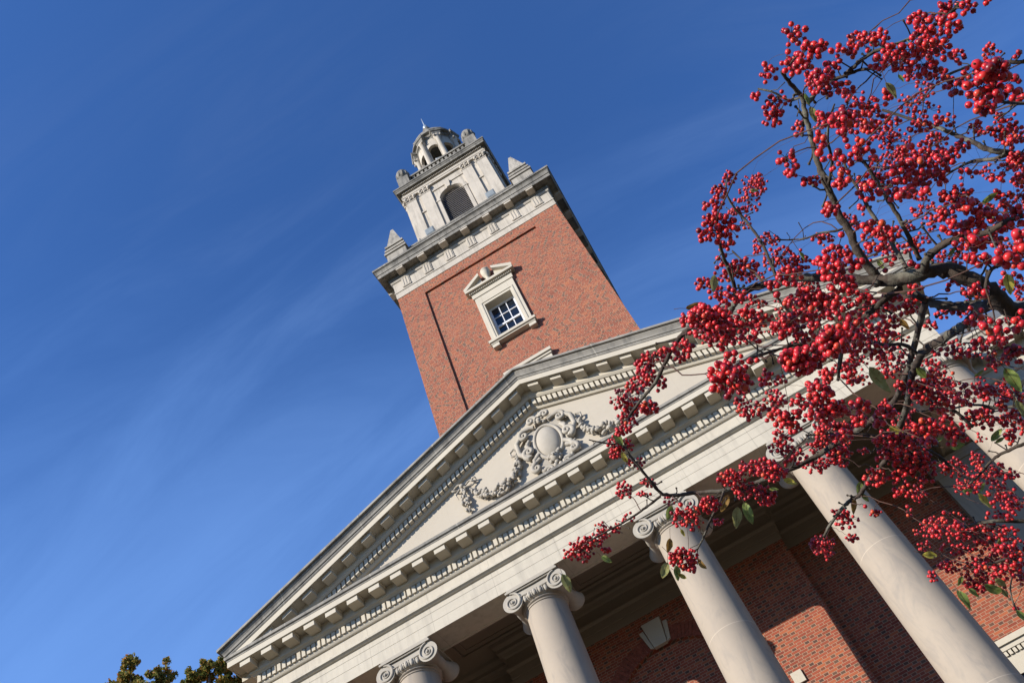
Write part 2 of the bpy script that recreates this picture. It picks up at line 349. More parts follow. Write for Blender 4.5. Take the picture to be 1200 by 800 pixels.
def capital():
    c = MB()
    # abacus in two steps
    c.box(-0.60, 0.60, -0.51, 0.51, 0.285, 0.345); c.box(-0.635, 0.635, -0.545, 0.545, 0.235, 0.283)
    c.box(-0.54, 0.54, -0.47, 0.47, 0.0, 0.234)                    # core / canalis
    c.lathe([(0.44, -0.16), (0.52, -0.10), (0.55, -0.02), (0.52, 0.03), (0.46, 0.04)], (0,0,0), 40)
    for sy in (-1, 1):
        yf = sy*0.50
        # canalis rims between the volutes
        for zz, rr in ((0.222, 0.020), (0.045, 0.016)):
            c.tube([(-0.5 if zz > .1 else -0.36, yf, zz), (0, yf-0.0, zz-0.012), (0.5 if zz > .1 else 0.36, yf, zz)], rr, 6)
        for sx in (-1, 1):
            cx = sx*0.535
            c.lathe([(0.0, yf-sy*0.05), (0.222, yf-sy*0.05), (0.232, yf-sy*0.02), (0.232, yf-sy*0.004), (0.0, yf-sy*0.004)] if sy > 0 else
                    [(0.0, yf+0.004), (0.232, yf+0.004), (0.232, yf+0.02), (0.222, yf+0.05), (0.0, yf+0.05)], (cx, 0, 0.0), 28, 'y')
            pts = []; rad = []
            for i in range(84):
                t = i/83; a = PI/2 - sx*0 ; ang = a + sx*(-1)*(-2*PI*2.75*t); r = 0.226*(1-t)**1.05*1.0+0.022*(t)
                r = 0.226*math.exp(-2.15*t)
                pts.append((cx + r*math.cos(ang), yf + sy*0.004, r*math.sin(ang))); rad.append(0.030*math.exp(-1.5*t))
            c.tube(pts, rad, 7)
            c.ball((cx, yf+sy*0.012, 0), (0.032, 0.028, 0.032), 10, 6)
        # eggs between the volutes
        for k in range(-3, 4):
            a = k*0.235; xx = math.sin(a)*0.555
            c.ball((xx, sy*math.cos(a)*0.525, -0.045), (0.046, 0.045, 0.085), 8, 6)
            if k < 3:
                a2 = a+0.1175; c.ball((math.sin(a2)*0.555, sy*math.cos(a2)*0.53, -0.04), (0.010, 0.022, 0.085), 5, 4)
    for sx in (-1, 1):              # bolsters joining front and back volutes
        pr = []
        for i in range(19):
            t = i/18; y = -0.455+0.91*t; w = abs(2*t-1); pr.append((0.105+0.117*w**2.0 + (0.016 if abs(t-0.5) < 0.09 else 0), y))
        c.lathe(pr, (sx*0.535, 0, 0.0), 24, 'y')
    return c
cap0 = capital().build('capital', M['carved'], col0, smooth=42)
cap0.location = (0, 0, 0)
for i in range(1, 6):
    c = inst(col0, church, (-8.0+3.2*i, 0.5, 0)); inst(cap0, c)
# entablature
arch_prof = [(-0.72, 0.35), (-0.66, 0.35), (-0.64, 0.37), (-0.08, 0.37), (-0.06, 0.35), (0.0, 0.35), (0.0, 0.625), (0.007, 0.63), (0.007, 0.86), (0.015, 0.867), (0.015, 1.0), (0.05, 1.012), (0.10, 1.05), (0.115, 1.055), (0.115, 1.115), (-0.72, 1.115)]
MB().sweep(U, arch_prof).build('architrave', M['ashlar'], church, bevel=0.004)
MB().sweep(U, [(-0.72, 1.116), (0.0, 1.116), (0.0, 1.44), (-0.72, 1.44)]).build('frieze', M['ashlar'], church)
hp = [(-0.3, 1.441), (0.03, 1.441), (0.05, 1.46), (0.075, 1.50), (0.075, 1.735), (0.125, 1.74), (0.15, 1.765), (0.205, 1.80), (0.205, 2.035), (0.53, 2.035), (0.53, 2.00), (0.55, 2.00), (0.55, 2.155), (-0.3, 2.155)]
hp_top = [(-0.3, 2.157), (0.555, 2.157), (0.565, 2.19), (0.60, 2.21), (0.61, 2.275), (0.55, 2.30), (-0.3, 2.36)]
corn = MB().sweep(U, hp).build('cornice', M['stone'], church, bevel=0.005)
MB().sweep(U, hp_top).build('cornice_top', M['weathered'], church)
den = MB()
x = 0.0; 
nd = int(8.5/0.136)
for k in range(-nd, nd+1): den.box(k*0.136-0.046, k*0.136+0.046, -0.125, -0.070, 1.535, 1.725)
for sx in (-1, 1):
    for k in range(1, 24):
        y = k*0.136-0.1; den.box(min(sx*8.51, sx*8.565), max(sx*8.51, sx*8.565), y-0.046, y+0.046, 1.535, 1.725)
den.build('dentil_band', M['stone'], corn)
def modillion(h=0.150, w=0.285, d=0.31):
    mb = MB(); mb.prism([(-w/2, -0.012), (w/2, -0.012), (w/2, h), (-w/2, h)], -d, 0)
    mb.box(-w/2-0.022, w/2+0.022, -d-0.02, 0, h-0.03, h+0.01)
    return mb
mod0 = modillion().build('modillion', M['stone'], corn, bevel=0.006); mod0.location = (0.294, -0.206, 1.875)
PITCH = 0.588
for k in range(-15, 15):
    if k != 0: inst(mod0, corn, (0.294+PITCH*k, -0.206, 1.875))
for sx in (-1, 1):
    for k in range(6): inst(mod0, corn, (sx*(XE+0.206), 0.1+PITCH*k, 1.875), (0, 0, sx*PI/2))
# pediment
SL = 0.38; APZ = 6.0; XT = XE+0.70
tz = lambda x, d=0.0: APZ+d-SL*abs(x)
ty = MB(); bx = (APZ-1.0-2.2)/SL
ty.prism([(-bx, 2.2), (bx, 2.2), (0, APZ-1.0)], 0.05, 0.45)
tymp = ty.build('tympanum', M['tymp'], church)
rp_low = [(-0.3, -1.03), (0.012, -1.03), (0.03, -1.0), (0.05, -0.97), (0.05, -0.755), (0.16, -0.745), (0.18, -0.72), (0.205, -0.69), (0.205, -0.47), (0.53, -0.47), (0.53, -0.505), (0.55, -0.505), (0.55, -0.335), (-0.3, -0.335)]
rp_up = [(-0.3, -0.333), (0.555, -0.333), (0.575, -0.30), (0.575, -0.265), (0.60, -0.255), (0.612, -0.20), (0.640, -0.15), (0.665, -0.115), (0.655, -0.075), (0.72, -0.07), (0.72, 0.0), (0.64, 0.02), (-0.3, 0.02)]
for sx in (-1, 1):
    for nm, pr, mt in (('raking_cornice', rp_low, 'stone'), ('raking_gutter', rp_up, 'weathered')):
        mb = MB(); vs = []
        if nm == 'raking_cornice':   # stop where it dies into the flat cornice
            e0 = [(sx*min(XE+o, (APZ+d-2.15)/SL), -o, max(2.15, tz(min(XE+o, (APZ+d-2.15)/SL), d))) for o, d in pr]
        else:
            e0 = [(sx*(XE+o), -o, tz(XE+o, d)) for o, d in pr]
        e1 = [(0.0, -o, tz(0, d)) for o, d in pr]
        k = len(pr); rings = [e0, e1] if sx < 0 else [e1, e0]
        vs = rings[0]+rings[1]
        fs = [(j, k+j, k+(j+1) % k, (j+1) % k) for j in range(k)] + [tuple(range(k)), tuple(range(2*k-1, k-1, -1))]
        if nm == 'raking_gutter':    # return along the eaves
            fs = fs[:-2]; mb.add(vs, fs); mb.add(e0 + [(q[0], 3.6, q[2]) for q in e0], [((j, (j+1) % k, k+(j+1) % k, k+j) if sx < 0 else (j, k+j, k+(j+1) % k, (j+1) % k)) for j in range(k)])
        else: mb.add(vs, fs)
        o = mb.build(nm, M[mt], church, bevel=0.004 if nm == 'raking_cornice' else 0)
        if nm == 'raking_cornice':
            rake = o; dn = MB()
            for kx in range(0, 52):
                xc = 0.09+kx*0.136; zz = tz(xc)
                if zz-0.95 < 2.33: break
                a, b = xc-0.046, xc+0.046
                vs = []
                for y in (-0.15, 0.0):
                    for xx, d in ((a, -0.95), (b, -0.95), (b, -0.765), (a, -0.765)): vs.append((sx*xx, y, tz(xx, d)))
                f6 = [(0,1,2,3),(7,6,5,4),(0,4,5,1),(1,5,6,2),(2,6,7,3),(3,7,4,0)]
                if sx < 0: f6 = [t_[::-1] for t_ in f6]
                dn.add(vs, f6)
            dn.build('dentil_band', M['stone'], rake)
            mk = MB(); w, h, d = 0.27, 0.13, 0.26
            vs = []
            for y in (-d, 0.0):
                for xx, zz in ((-w/2, 0), (w/2, 0), (w/2, h), (-w/2, h)): vs.append((xx, y, zz - sx*SL*xx))
            mk.add(vs, [(0,1,2,3),(7,6,5,4),(0,4,5,1),(1,5,6,2),(2,6,7,3),(3,7,4,0)])
            w += 0.044; d += 0.02; vs = []
            for y in (-d, 0.0):
                for xx, zz in ((-w/2, h-0.03), (w/2, h-0.03), (w/2, h+0.01), (-w/2, h+0.01)): vs.append((xx, y, zz - sx*SL*xx))
            mk.add(vs, [(0,1,2,3),(7,6,5,4),(0,4,5,1),(1,5,6,2),(2,6,7,3),(3,7,4,0)])
            m0 = None
            for kx in range(14):
                xc = 0.294+PITCH*kx
                if tz(xc, -0.62) < 2.2: break
                L_ = (sx*xc, -0.206, tz(xc, -0.60))
                if m0 is None: m0 = mk.build('modillion', M['stone'], rake, bevel=0.005); m0.location = L_
                else: inst(m0, rake, L_)
# roof of the portico and main body
rf = MB()
for sx in (-1, 1):
    a = [(0, 0.2, APZ-0.02), (sx*XT, 0.2, tz(XT, -0.02)), (sx*XT, 3.6, tz(XT, -0.02)), (0, 3.6, APZ-0.02)]
    rf.add(a, [(0,1,2,3) if sx > 0 else (3,2,1,0)])
rf.build('portico_roof', M['slate'], church)
# ceiling of the porch
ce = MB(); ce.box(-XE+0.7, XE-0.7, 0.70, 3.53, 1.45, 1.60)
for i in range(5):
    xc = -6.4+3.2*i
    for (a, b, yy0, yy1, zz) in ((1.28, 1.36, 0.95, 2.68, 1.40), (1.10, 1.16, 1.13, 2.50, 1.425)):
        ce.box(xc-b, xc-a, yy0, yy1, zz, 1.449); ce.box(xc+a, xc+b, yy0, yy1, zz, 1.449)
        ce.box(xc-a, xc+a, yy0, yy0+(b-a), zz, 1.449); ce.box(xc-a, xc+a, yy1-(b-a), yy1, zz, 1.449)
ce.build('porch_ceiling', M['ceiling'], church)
# porch wall: projecting centre, recessed sides, stone entablature along its top
W = [(-XE, 3.53), (-3.56, 3.53), (-3.56, 3.03), (3.56, 3.03), (3.56, 3.53), (XE, 3.53)]
pw = MB()
RA = 1.60; ZS = -2.25; pts_a = [(RA*math.cos(PI*i/24), ZS+RA*math.sin(PI*i/24)) for i in range(25)]
pw.prism([(RA, FLOOR), (3.56, FLOOR), (3.56, 0.30), (RA, 0.30)], 3.03, 3.53)
pw.prism([(-3.56, FLOOR), (-RA, FLOOR), (-RA, 0.30), (-3.56, 0.30)], 3.03, 3.53)
for i in range(24):
    (xa, za), (xb, zb) = pts_a[i], pts_a[i+1]
    pw.prism([(xb, zb), (xa, za), (xa, 0.30), (xb, 0.30)], 3.03, 3.53)
pw.prism(pts_a + [(-RA, -3.1), (RA, -3.1)], 3.13, 3.40)
for sx in (-1, 1):
    pw.box(min(sx*3.56, sx*12.5), max(sx*3.56, sx*12.5), 3.53, 4.0, -G, 0.30)
wall = pw.build('porch_wall', M['brick'], church)
vo = MB(); vo2 = MB()
for i in range(1, 64):
    a0, a1 = PI*(i-0.43)/64, PI*(i+0.43)/64
    if abs(PI*i/64-PI/2) < 0.10: continue
    q = []
    for r, a in ((RA+0.004, a0), (RA+0.37, a0), (RA+0.37, a1), (RA+0.004, a1)): q.append((r*math.cos(a), ZS+r*math.sin(a)))
    (vo if i < 32 else vo2).prism(q, 3.018, 3.05)
MV = plain('voussoir_brick', (0.22, 0.065, 0.042), 0.9, 0.15, 0, 0.4, 9)
vo.build('arch_ring', MV, wall); vo2.build('arch_ring', MV, wall)
kb = MB(); kb.prism([(-0.16, -0.68), (0.16, -0.68), (0.24, -0.02), (-0.24, -0.02)], 2.93, 3.05)
kb.prism([(0.17, -0.66), (0.26, -0.62), (0.36, -0.16), (0.25, -0.14)], 2.98, 3.05); kb.prism([(-0.26, -0.62), (-0.17, -0.66), (-0.25, -0.14), (-0.36, -0.16)], 2.98, 3.05)
kb.build('keystone', M['stone'], wall, bevel=0.01)
for sx in (-1, 1):
    MB().box(min(sx*2.15, sx*2.39), max(sx*2.15, sx*2.39), 2.985, 3.06, -2.96, -2.69).build('stone_block', M['stone'], wall, bevel=0.006)
dw = MB(); dw.box(-1.6, 1.6, 3.20, 3.26, FLOOR, -3.1)
for xx in (-1.6, -0.5, 0.45, 1.52): dw.box(xx, xx+0.08, 3.15, 3.22, FLOOR, -3.2)
for zz in (-3.28, -4.6, -6.0, -7.4): dw.box(-1.6, 1.6, 3.145, 3.22, zz, zz+0.08)
dw.build('entrance_doors', M['white'], wall)
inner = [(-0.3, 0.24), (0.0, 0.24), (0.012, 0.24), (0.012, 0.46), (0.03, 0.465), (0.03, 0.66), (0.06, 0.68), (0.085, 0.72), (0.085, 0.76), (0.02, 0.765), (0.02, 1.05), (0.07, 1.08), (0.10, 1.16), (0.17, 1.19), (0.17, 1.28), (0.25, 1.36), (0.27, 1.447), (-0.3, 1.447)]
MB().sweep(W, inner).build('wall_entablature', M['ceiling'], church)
for sx in (-1, 1):                  # flat piers answering the end columns
    pb = MB(); a, b = sorted((sx*7.22, sx*8.42)); pb.box(a, b, 3.36, 3.529, FLOOR, 0.238); pb.box(a-0.05, b+0.05, 3.33, 3.528, -0.02, 0.10); pb.box(a-0.03, b+0.03, 3.345, 3.528, -0.2, -0.12)
    pb.build('wall_pier', M['shaft'], church)
    for bay, xc in enumerate((sx*5.75+sx*0.55,)):          # windows in the recessed walls
        wf = MB(); wf.box(xc-0.98, xc+0.98, 3.36, 3.529, -4.02, -3.90); wf.box(xc-0.92, xc+0.92, 3.40, 3.529, -4.12, -4.022)
        for k in range(-9, 10): wf.box(xc+k*0.095-0.03, xc+k*0.095+0.03, 3.415, 3.529, -4.22, -4.122)
        wf.box(xc-0.86, xc+0.86, 3.45, 3.529, -4.6, -4.222); wf.box(xc-0.80, xc-0.60, 3.46, 3.529, -7.6, -4.602); wf.box(xc+0.60, xc+0.80, 3.46, 3.529, -7.6, -4.602); wf.box(xc-0.95, xc+0.95, 3.38, 3.529, -7.75, -7.602)
        wo_ = wf.build('window', M['stone'], church)
        MB().box(xc-0.598, xc+0.598, 3.50, 3.528, -7.6, -4.602).build('pane', M['glass'], wo_)
# main body wings with the same cornice
for sx in (-1, 1):
    pa = [(sx*(XE+0.12), 3.53), (sx*12.5, 3.53), (sx*12.5, 30)]
    if sx < 0: pa = pa[::-1]
    for nm, pr, mt in (('wing_architrave', [(-0.3, 0.30)]+[q for q in arch_prof if q[0] > -0.05 and q[1] > 0.3][0:]+[(-0.3, 1.115)], 'ashlar'), ('wing_frieze', [(-0.3, 1.116), (0, 1.116), (0, 1.44), (-0.3, 1.44)], 'ashlar'), ('wing_cornice', hp[:-1]+[(0.56, 2.16), (0.6, 2.31), (0.66, 2.42), (0.70, 2.45), (0.70, 2.53), (-0.3, 2.6)], 'stone')):
        wc = MB().sweep(pa, pr).build(nm, M[mt], church)
    for k in range(6): inst(mod0, wc, (sx*(9.45+PITCH*k), 3.324, 1.875))
    a, b = sorted((sx*12.02, sx*12.5)); MB().box(a, b, 3.531+0.47, 30, -G, 0.30).build('side_wall', M['brick'], church)
rb = MB(); rb.add([(-13.2, 2.9, 2.5), (13.2, 2.9, 2.5), (13.2, 30, 2.5), (-13.2, 30, 2.5), (0, 5.5, 6.9), (0, 30, 6.9)], [(0,1,4), (1,2,5,4), (2,3,5), (3,0,4,5), (3,2,1,0)])
rb.build('main_roof', M['slate'], church)

# ---- tympanum carving
cy_ = 0.03
cb = MB()
cb.ball((0, cy_-0.02, 3.70), (0.315, 0.19, 0.52), 32, 18)
for k in range(1):
    pts = [(0.355*math.cos(a), cy_-0.05, 3.70+0.56*math.sin(a)) for a in [2*PI*i/40 for i in range(41)]]; cb.tube(pts, 0.05, 8)
def scroll(mb, cx, cz, r0, turns, a0, sgn, rad, y=-0.06, tail=None, k=2.0, n=44):
    pts = []; rr = []
    if tail:
        for q in tail: pts.append((q[0], y+0.02, q[1])); rr.append(rad*0.9)
    for i in range(n):
        t = i/(n-1); a = a0+sgn*2*PI*turns*t; r = r0*math.exp(-k*t); pts.append((cx+r*math.cos(a), y-0.05*t, cz+r*math.sin(a))); rr.append(rad*(1-0.55*t))
    mb.tube(pts, rr, 8)
for s in (-1, 1):
    scroll(cb, s*0.53, 3.62, 0.20, 1.5, -PI/2 if s > 0 else -PI/2, s, 0.075, tail=[(s*0.60, 4.25), (s*0.76, 4.10), (s*0.78, 3.75)][::1], y=-0.08)
    scroll(cb, s*0.50, 4.22, 0.17, 1.4, PI/2, s*-1, 0.065, tail=[(s*0.20, 4.35), (s*0.32, 4.40)], y=-0.07)
    scroll(cb, s*0.20, 4.52, 0.15, 1.3, PI if s > 0 else 0, -s, 0.065, tail=[(s*0.40, 4.28), (s*0.30, 4.40)] if 0 else None, y=-0.10)
    scroll(cb, s*0.50, 3.03, 0.16, 1.4, PI/2, -s, 0.07, tail=[(s*0.34, 3.45), (s*0.50, 3.33)], y=-0.06)
    scroll(cb, s*0.24, 2.78, 0.13, 1.4, PI/4 if s > 0 else 3*PI/4, s, 0.06, tail=[(s*0.42, 2.95), (s*0.38, 2.86)], y=-0.05)
    cb.tube([(s*0.44, -0.04, 4.02), (s*0.54, -0.08, 3.85), (s*0.46, -0.06, 3.62)], [0.05, 0.07, 0.03], 8)
    cb.tube([(s*0.36, -0.03, 3.30), (s*0.50, -0.07, 3.20), (s*0.62, -0.05, 3.28)], [0.06, 0.05, 0.03], 8)
    cb.box(min(s*0.1, s*0.55), max(s*0.1, s*0.55), -0.01, 0.06, 2.85, 4.35)
rnd = random.Random(3)
for (x0, z0, sp, n) in ((0.0, 4.44, 0.12, 12), (0.0, 3.05, 0.16, 20), (0, 2.72, 0.10, 7)):
    for i in range(n):
        r = rnd.uniform(0.03, 0.065); cb.ball((x0+rnd.uniform(-sp, sp), -0.05-rnd.uniform(0, 0.09), z0+rnd.uniform(-sp, sp)), (r, r*0.9, r*rnd.uniform(0.7, 1.4)), 7, 5)
cb.ball((0, -0.13, 3.04), (0.115, 0.10, 0.14), 14, 10); cb.ball((0, -0.24, 3.03), (0.03, 0.03, 0.04), 8, 6)
for s in (-1, 1): cb.ball((s*0.05, -0.215, 3.075), (0.028, 0.02, 0.02), 6, 5); cb.ball((s*0.10, -0.12, 3.12), (0.06, 0.07, 0.07), 7, 5)
cb.build('cartouche', M['carved'], tymp, smooth=50)
for s in (-1, 1):
    gb = MB(); path = [(-0.86, 3.84, .04), (-0.90, 3.62, .07), (-0.95, 3.45, .10), (-1.05, 3.27, .13), (-1.2, 3.13, .16), (-1.42, 3.04, .18), (-1.6, 3.03, .17), (-1.78, 3.10, .15), (-1.95, 3.22, .12), (-2.1, 3.40, .09), (-2.22, 3.6, .05)]
    for i in range(len(path)-1):
        for j in range(14):
            t = rnd.random(); x_ = path[i][0]*(1-t)+path[i+1][0]*t; z_ = path[i][1]*(1-t)+path[i+1][1]*t; w_ = path[i][2]*(1-t)+path[i+1][2]*t
            a = rnd.uniform(0, 2*PI); q = math.sqrt(rnd.random())*w_*0.8; r = rnd.uniform(0.03, 0.065)*(0.7+w_*2)
            rot = Matrix.Rotation(rnd.uniform(0, PI), 3, 'Y')
            gb.ball((s*-1*(-1)*(x_+q*math.cos(a))*1.0 if s > 0 else -(x_+q*math.cos(a)), 0.02-rnd.uniform(0.02, 0.06+w_*0.7), z_+q*math.sin(a)), (r*rnd.uniform(0.7, 1.2), r*0.9, r*rnd.uniform(0.8, 1.7)), 7, 5, rot)
    dp = [(-2.42, 3.80, .04), (-2.42, 3.62, .05), (-2.43, 3.45, .08), (-2.44, 3.28, .12), (-2.42, 3.1, .11), (-2.40, 2.95, .05)]
    for i in range(len(dp)-1):
        for j in range(9):
            t = rnd.random(); x_, z_, w_ = [dp[i][k]*(1-t)+dp[i+1][k]*t for k in range(3)]; r = rnd.uniform(0.028, 0.055)*(0.7+w_*2)
            gb.ball((s*(x_+rnd.uniform(-w_, w_)), 0.0-rnd.uniform(0.02, 0.05+w_*0.6), z_+rnd.uniform(-.03, .03)), (r, r*0.9, r*rnd.uniform(0.8, 1.6)), 7, 5)
    for (cx, cz, rx, rz) in ((-2.57, 3.86, .13, .07), (-2.24, 3.80, .14, .08), (-2.10, 3.86, .07, .05)):
        gb.tube([(s*(cx+rx*math.cos(a)), -0.04-0.03*math.sin(2*a), cz+rz*math.sin(a)) for a in [2*PI*i/16 for i in range(17)]], 0.022, 6)
    gb.ball((s*-2.42, -0.05, 3.84), 0.07, 10, 7)
    gb.tube([(s*-2.5, -0.02, 3.8), (s*-2.64, -0.05, 3.66), (s*-2.60, -0.03, 3.5)], [0.03, 0.025, 0.01], 6)
    gb.tube([(s*-0.82, -0.02, 3.9), (s*-0.88, -0.07, 4.02), (s*-1.0, -0.05, 3.98), (s*-0.99, -0.03, 3.86), (s*-0.9, -0.03, 3.84)], 0.028, 6)
    gb.build('garland', M['carved'], tymp, smooth=60)

# ------------------------------------------------------------------ tower
TH = 3.56; YF = 3.03; YC = YF+TH; ZB = 17.98
tb = MB()
tb.box(-TH+0.12, TH-0.12, YF+0.075, YC+TH, -G, ZB)
tb.box(-TH, -2.45, YF, YF+0.6, 2.0, ZB); tb.box(2.45, TH, YF, YF+0.6, 2.0, ZB); tb.box(-2.449, 2.449, YF, YF+0.6, 17.40, ZB)
for sx in (-1, 1):
    a, b = sorted((sx*TH, sx*(TH-0.5))); tb.box(a, b, YF+0.601, YC+TH, 2.0, ZB)
# leave the window opening
tower = None
tw = MB()
tw.box(-TH, -2.45, YF, YF+0.6, 2.0, ZB); tw.box(2.45, TH, YF, YF+0.6, 2.0, ZB); tw.box(-2.449, 2.449, YF, YF+0.6, 17.40, ZB)
ins = YF+0.075
tw.box(-2.449, -0.56, ins, YF+0.6, 2.0, 17.399); tw.box(0.56, 2.449, ins, YF+0.6, 2.0, 17.399)
tw.box(-0.56, 0.56, ins, YF+0.6, 2.0, 12.34); tw.box(-0.56, 0.56, ins, YF+0.6, 14.64, 17.399)
for sx in (-1, 1):
    a, b = sorted((sx*TH, sx*(TH-0.6))); tw.box(a, b, YF+0.601, YC+TH, -G+14, ZB)
tw.box(-TH+0.6, TH-0.6, YC+TH-0.6, YC+TH, 2.0, ZB); tw.box(-TH+0.6, TH-0.6, YF+0.61, YC+TH-0.61, ZB-0.3, ZB-0.01)
tower = tw.build('tower_shaft', M['tbrick'], church)
MB().box(-TH+0.65, TH-0.65, YF+0.9, YF+0.95, 11.5, 15.5).build('window_backing', M['void'], tower)
SQ = lambda h: [(-h, YC-h), (h, YC-h), (h, YC+h), (-h, YC+h)]
# tower window
wz = MB()
ys = ins
wz.box(-0.79, -0.53, ys-0.09, ys+0.30, 12.40, 15.20); wz.box(0.53, 0.79, ys-0.09, ys+0.30, 12.40, 15.20); wz.box(-0.53, 0.53, ys-0.09, ys+0.30, 14.60, 15.20)
wz.box(-0.67, -0.60, ys-0.115, ys-0.089, 12.40, 14.72); wz.box(0.60, 0.67, ys-0.115, ys-0.089, 12.40, 14.72); wz.box(-0.67, 0.67, ys-0.115, ys-0.089, 14.721, 14.79)
wz.box(-0.84, 0.84, ys-0.12, ys+0.1, 15.201, 15.46)
for k in range(-12, 13): wz.box(k*0.072-0.022, k*0.072+0.022, ys-0.19, ys-0.119, 15.47, 15.545)
wz.box(-0.86, 0.86, ys-0.135, ys+0.1, 15.461, 15.56)
wz.box(-1.0, 1.0, ys-0.27, ys+0.1, 15.561, 15.70)
win = wz.build('tower_window', M['stone'], tower, bevel=0.008)
for s in (-1, 1):
    pd = MB()
    q = [(s*1.01, 15.702), (s*0.92, 15.702), (s*0.27, 16.19), (s*0.27, 16.36), (s*1.01, 15.84)]
    if s > 0: q = q[::-1]
    pd.prism(q, ys-0.27, ys+0.08)
    q = [(s*0.93, 15.703), (s*0.27, 15.703), (s*0.27, 16.18)]
    if s > 0: q = q[::-1]
    pd.prism(q, ys-0.12, ys+0.08)
    pd.build('broken_pediment', M['stone'], win)
MB().lathe([(0.10, 15.702), (0.10, 15.80), (0.06, 15.84), (0.06, 15.90), (0.13, 16.02), (0.175, 16.2), (0.175, 16.3), (0.19, 16.32), (0.19, 16.36), (0.14, 16.42), (0.10, 16.50), (0.05, 16.55)], (0.0, ys-0.16, 0), 20).build('urn', M['stone'], win, smooth=40)
sl = MB(); sl.box(-0.90, 0.90, ys-0.24, ys+0.2, 12.26, 12.39); sl.box(-0.86, 0.86, ys-0.19, ys+0.1, 12.19, 12.258); sl.box(-0.84, -0.58, ys-0.17, ys+0.1, 12.02, 12.188); sl.box(0.58, 0.84, ys-0.17, ys+0.1, 12.02, 12.188)
sl.build('sill', M['stone'], win, bevel=0.008)
sa = MB(); yq = ys+0.20
sa.box(-0.53, -0.45, yq, yq+0.07, 12.39, 14.60); sa.box(0.45, 0.53, yq, yq+0.07, 12.39, 14.60); sa.box(-0.45, 0.45, yq, yq+0.07, 14.50, 14.60); sa.box(-0.45, 0.45, yq, yq+0.07, 12.39, 12.46)
sa.box(-0.45, 0.45, yq-0.02, yq+0.06, 13.36, 13.45)
for xx in (-0.165, 0.135): sa.box(xx, xx+0.03, yq+0.005, yq+0.05, 12.46, 14.50)
for zz in (12.89, 13.93): sa.box(-0.45, 0.45, yq+0.003, yq+0.052, zz, zz+0.035)
sa.build('sash', M['white'], win)
MB().box(-0.46, 0.46, yq+0.030, yq+0.040, 12.42, 14.54).build('pane', M['glass'], win)
# lower window hood, mostly hidden behind the pediment
lw = MB(); lw.box(-0.87, 0.87, ys-0.20, ys+0.05, 10.42, 10.56); lw.box(-0.84, 0.84, ys-0.15, ys+0.05, 10.32, 10.418); lw.box(-0.81, 0.81, ys-0.11, ys+0.05, 10.05, 10.318); lw.box(-0.81, -0.55, ys-0.09, ys+0.05, 7.5, 10.048); lw.box(0.55, 0.81, ys-0.09, ys+0.05, 7.5, 10.048)
lw.build('lower_window_hood', M['stone'], tower, bevel=0.006)
# tower entablature
te = MB(); te.sweep(SQ(TH), [(-0.4, ZB+0.002), (0.0, ZB+0.002), (0.02, ZB+0.003), (0.02, ZB+0.36), (0.045, ZB+0.37), (0.045, ZB+0.44), (0.02, ZB+0.45), (0.02, 19.05), (0.05, 19.07), (0.08, 19.12), (0.08, 19.20), (-0.4, 19.20)], True)
tent = te.build('tower_frieze', M['tstone'], tower)
tc_ = MB().sweep(SQ(TH), [(-0.4, 19.201), (0.10, 19.201), (0.13, 19.26), (0.13, 19.40), (0.40, 19.42), (0.40, 19.38), (0.42, 19.38), (0.42, 19.58), (0.405, 19.585), (0.405, 19.605), (0.44, 19.61), (0.44, 19.65), (0.43, 19.655), (0.44, 19.74), (0.465, 19.82), (0.50, 19.86), (0.49, 19.865), (0.49, 19.88), (0.53, 19.885), (0.53, 20.0), (0.3, 20.05), (-0.6, 20.05)], True).build('tower_cornice', M['tweath'], tower)
mt_ = MB(); mt_.box(-0.155, 0.155, -0.29, 0, 0, 0.13); mt_.box(-0.175, 0.175, -0.31, 0, 0.10, 0.149); mt_ = mt_.build('mutule', M['tstone'], tc_, bevel=0.006)
tg = MB(); tg.box(-0.175, 0.175, -0.035, 0, 0.06, 0.62)
for xx in (-0.13, -0.015, 0.10): tg.box(xx, xx+0.035, -0.055, -0.034, 0.07, 0.60)
tg.box(-0.19, 0.19, -0.05, 0, 0.0, 0.058)
for k in range(6): tg.box(-0.16+k*0.058, -0.13+k*0.058, -0.045, 0, -0.045, -0.001)
tg = tg.build('triglyph', M['tstone'], tent)
first = True
for side in range(4):
    ang = side*PI/2
    for k in range(-3, 4):
        c, s = math.cos(ang), math.sin(ang)
        def pos(xl, yl, z): return (xl*c-(yl)*s, YC+xl*s+yl*c, z)
        pm = pos(k*1.0, -(TH+0.13), 19.27); pt = pos(k*1.0, -(TH+0.02), 18.50)
        if first: mt_.location = pm; tg.location = pt; first = False
        else: inst(mt_, tc_, pm, (0, 0, ang)); inst(tg, tent, pt, (0, 0, ang))
pb = MB(); pb.sweep(SQ(TH-0.32), [(-0.3, 20.051), (0.0, 20.051), (0.0, 20.6), (0.03, 20.62), (0.03, 20.75), (-0.02, 20.78), (-0.02, 21.45), (0.05, 21.49), (0.05, 21.60), (0.0, 21.62), (0.0, 21.70), (-0.3, 21.72)], True).build('tower_parapet', M['tweath'], tower)
ob = MB()
for (w, z0, z1) in ((0.46, 20.06, 21.50), (0.515, 21.50, 21.64), (0.43, 21.64, 21.80), (0.475, 21.80, 21.92), (0.385, 21.92, 22.14), (0.435, 22.14, 22.27), (0.37, 22.27, 22.36)): ob.box(-w, w, -w, w, z0+0.001, z1)
w = 0.35; ob.add([(-w,-w,22.361),(w,-w,22.361),(w,w,22.361),(-w,w,22.361),(-.06,-.06,24.05),(.06,-.06,24.05),(.06,.06,24.05),(-.06,.06,24.05)], [(3,2,1,0),(4,5,6,7),(0,1,5,4),(1,2,6,5),(2,3,7,6),(3,0,4,7)])
ob = ob.build('obelisk', M['obelisk'], tower); ob.location = (-3.04, YC-3.06, 0)
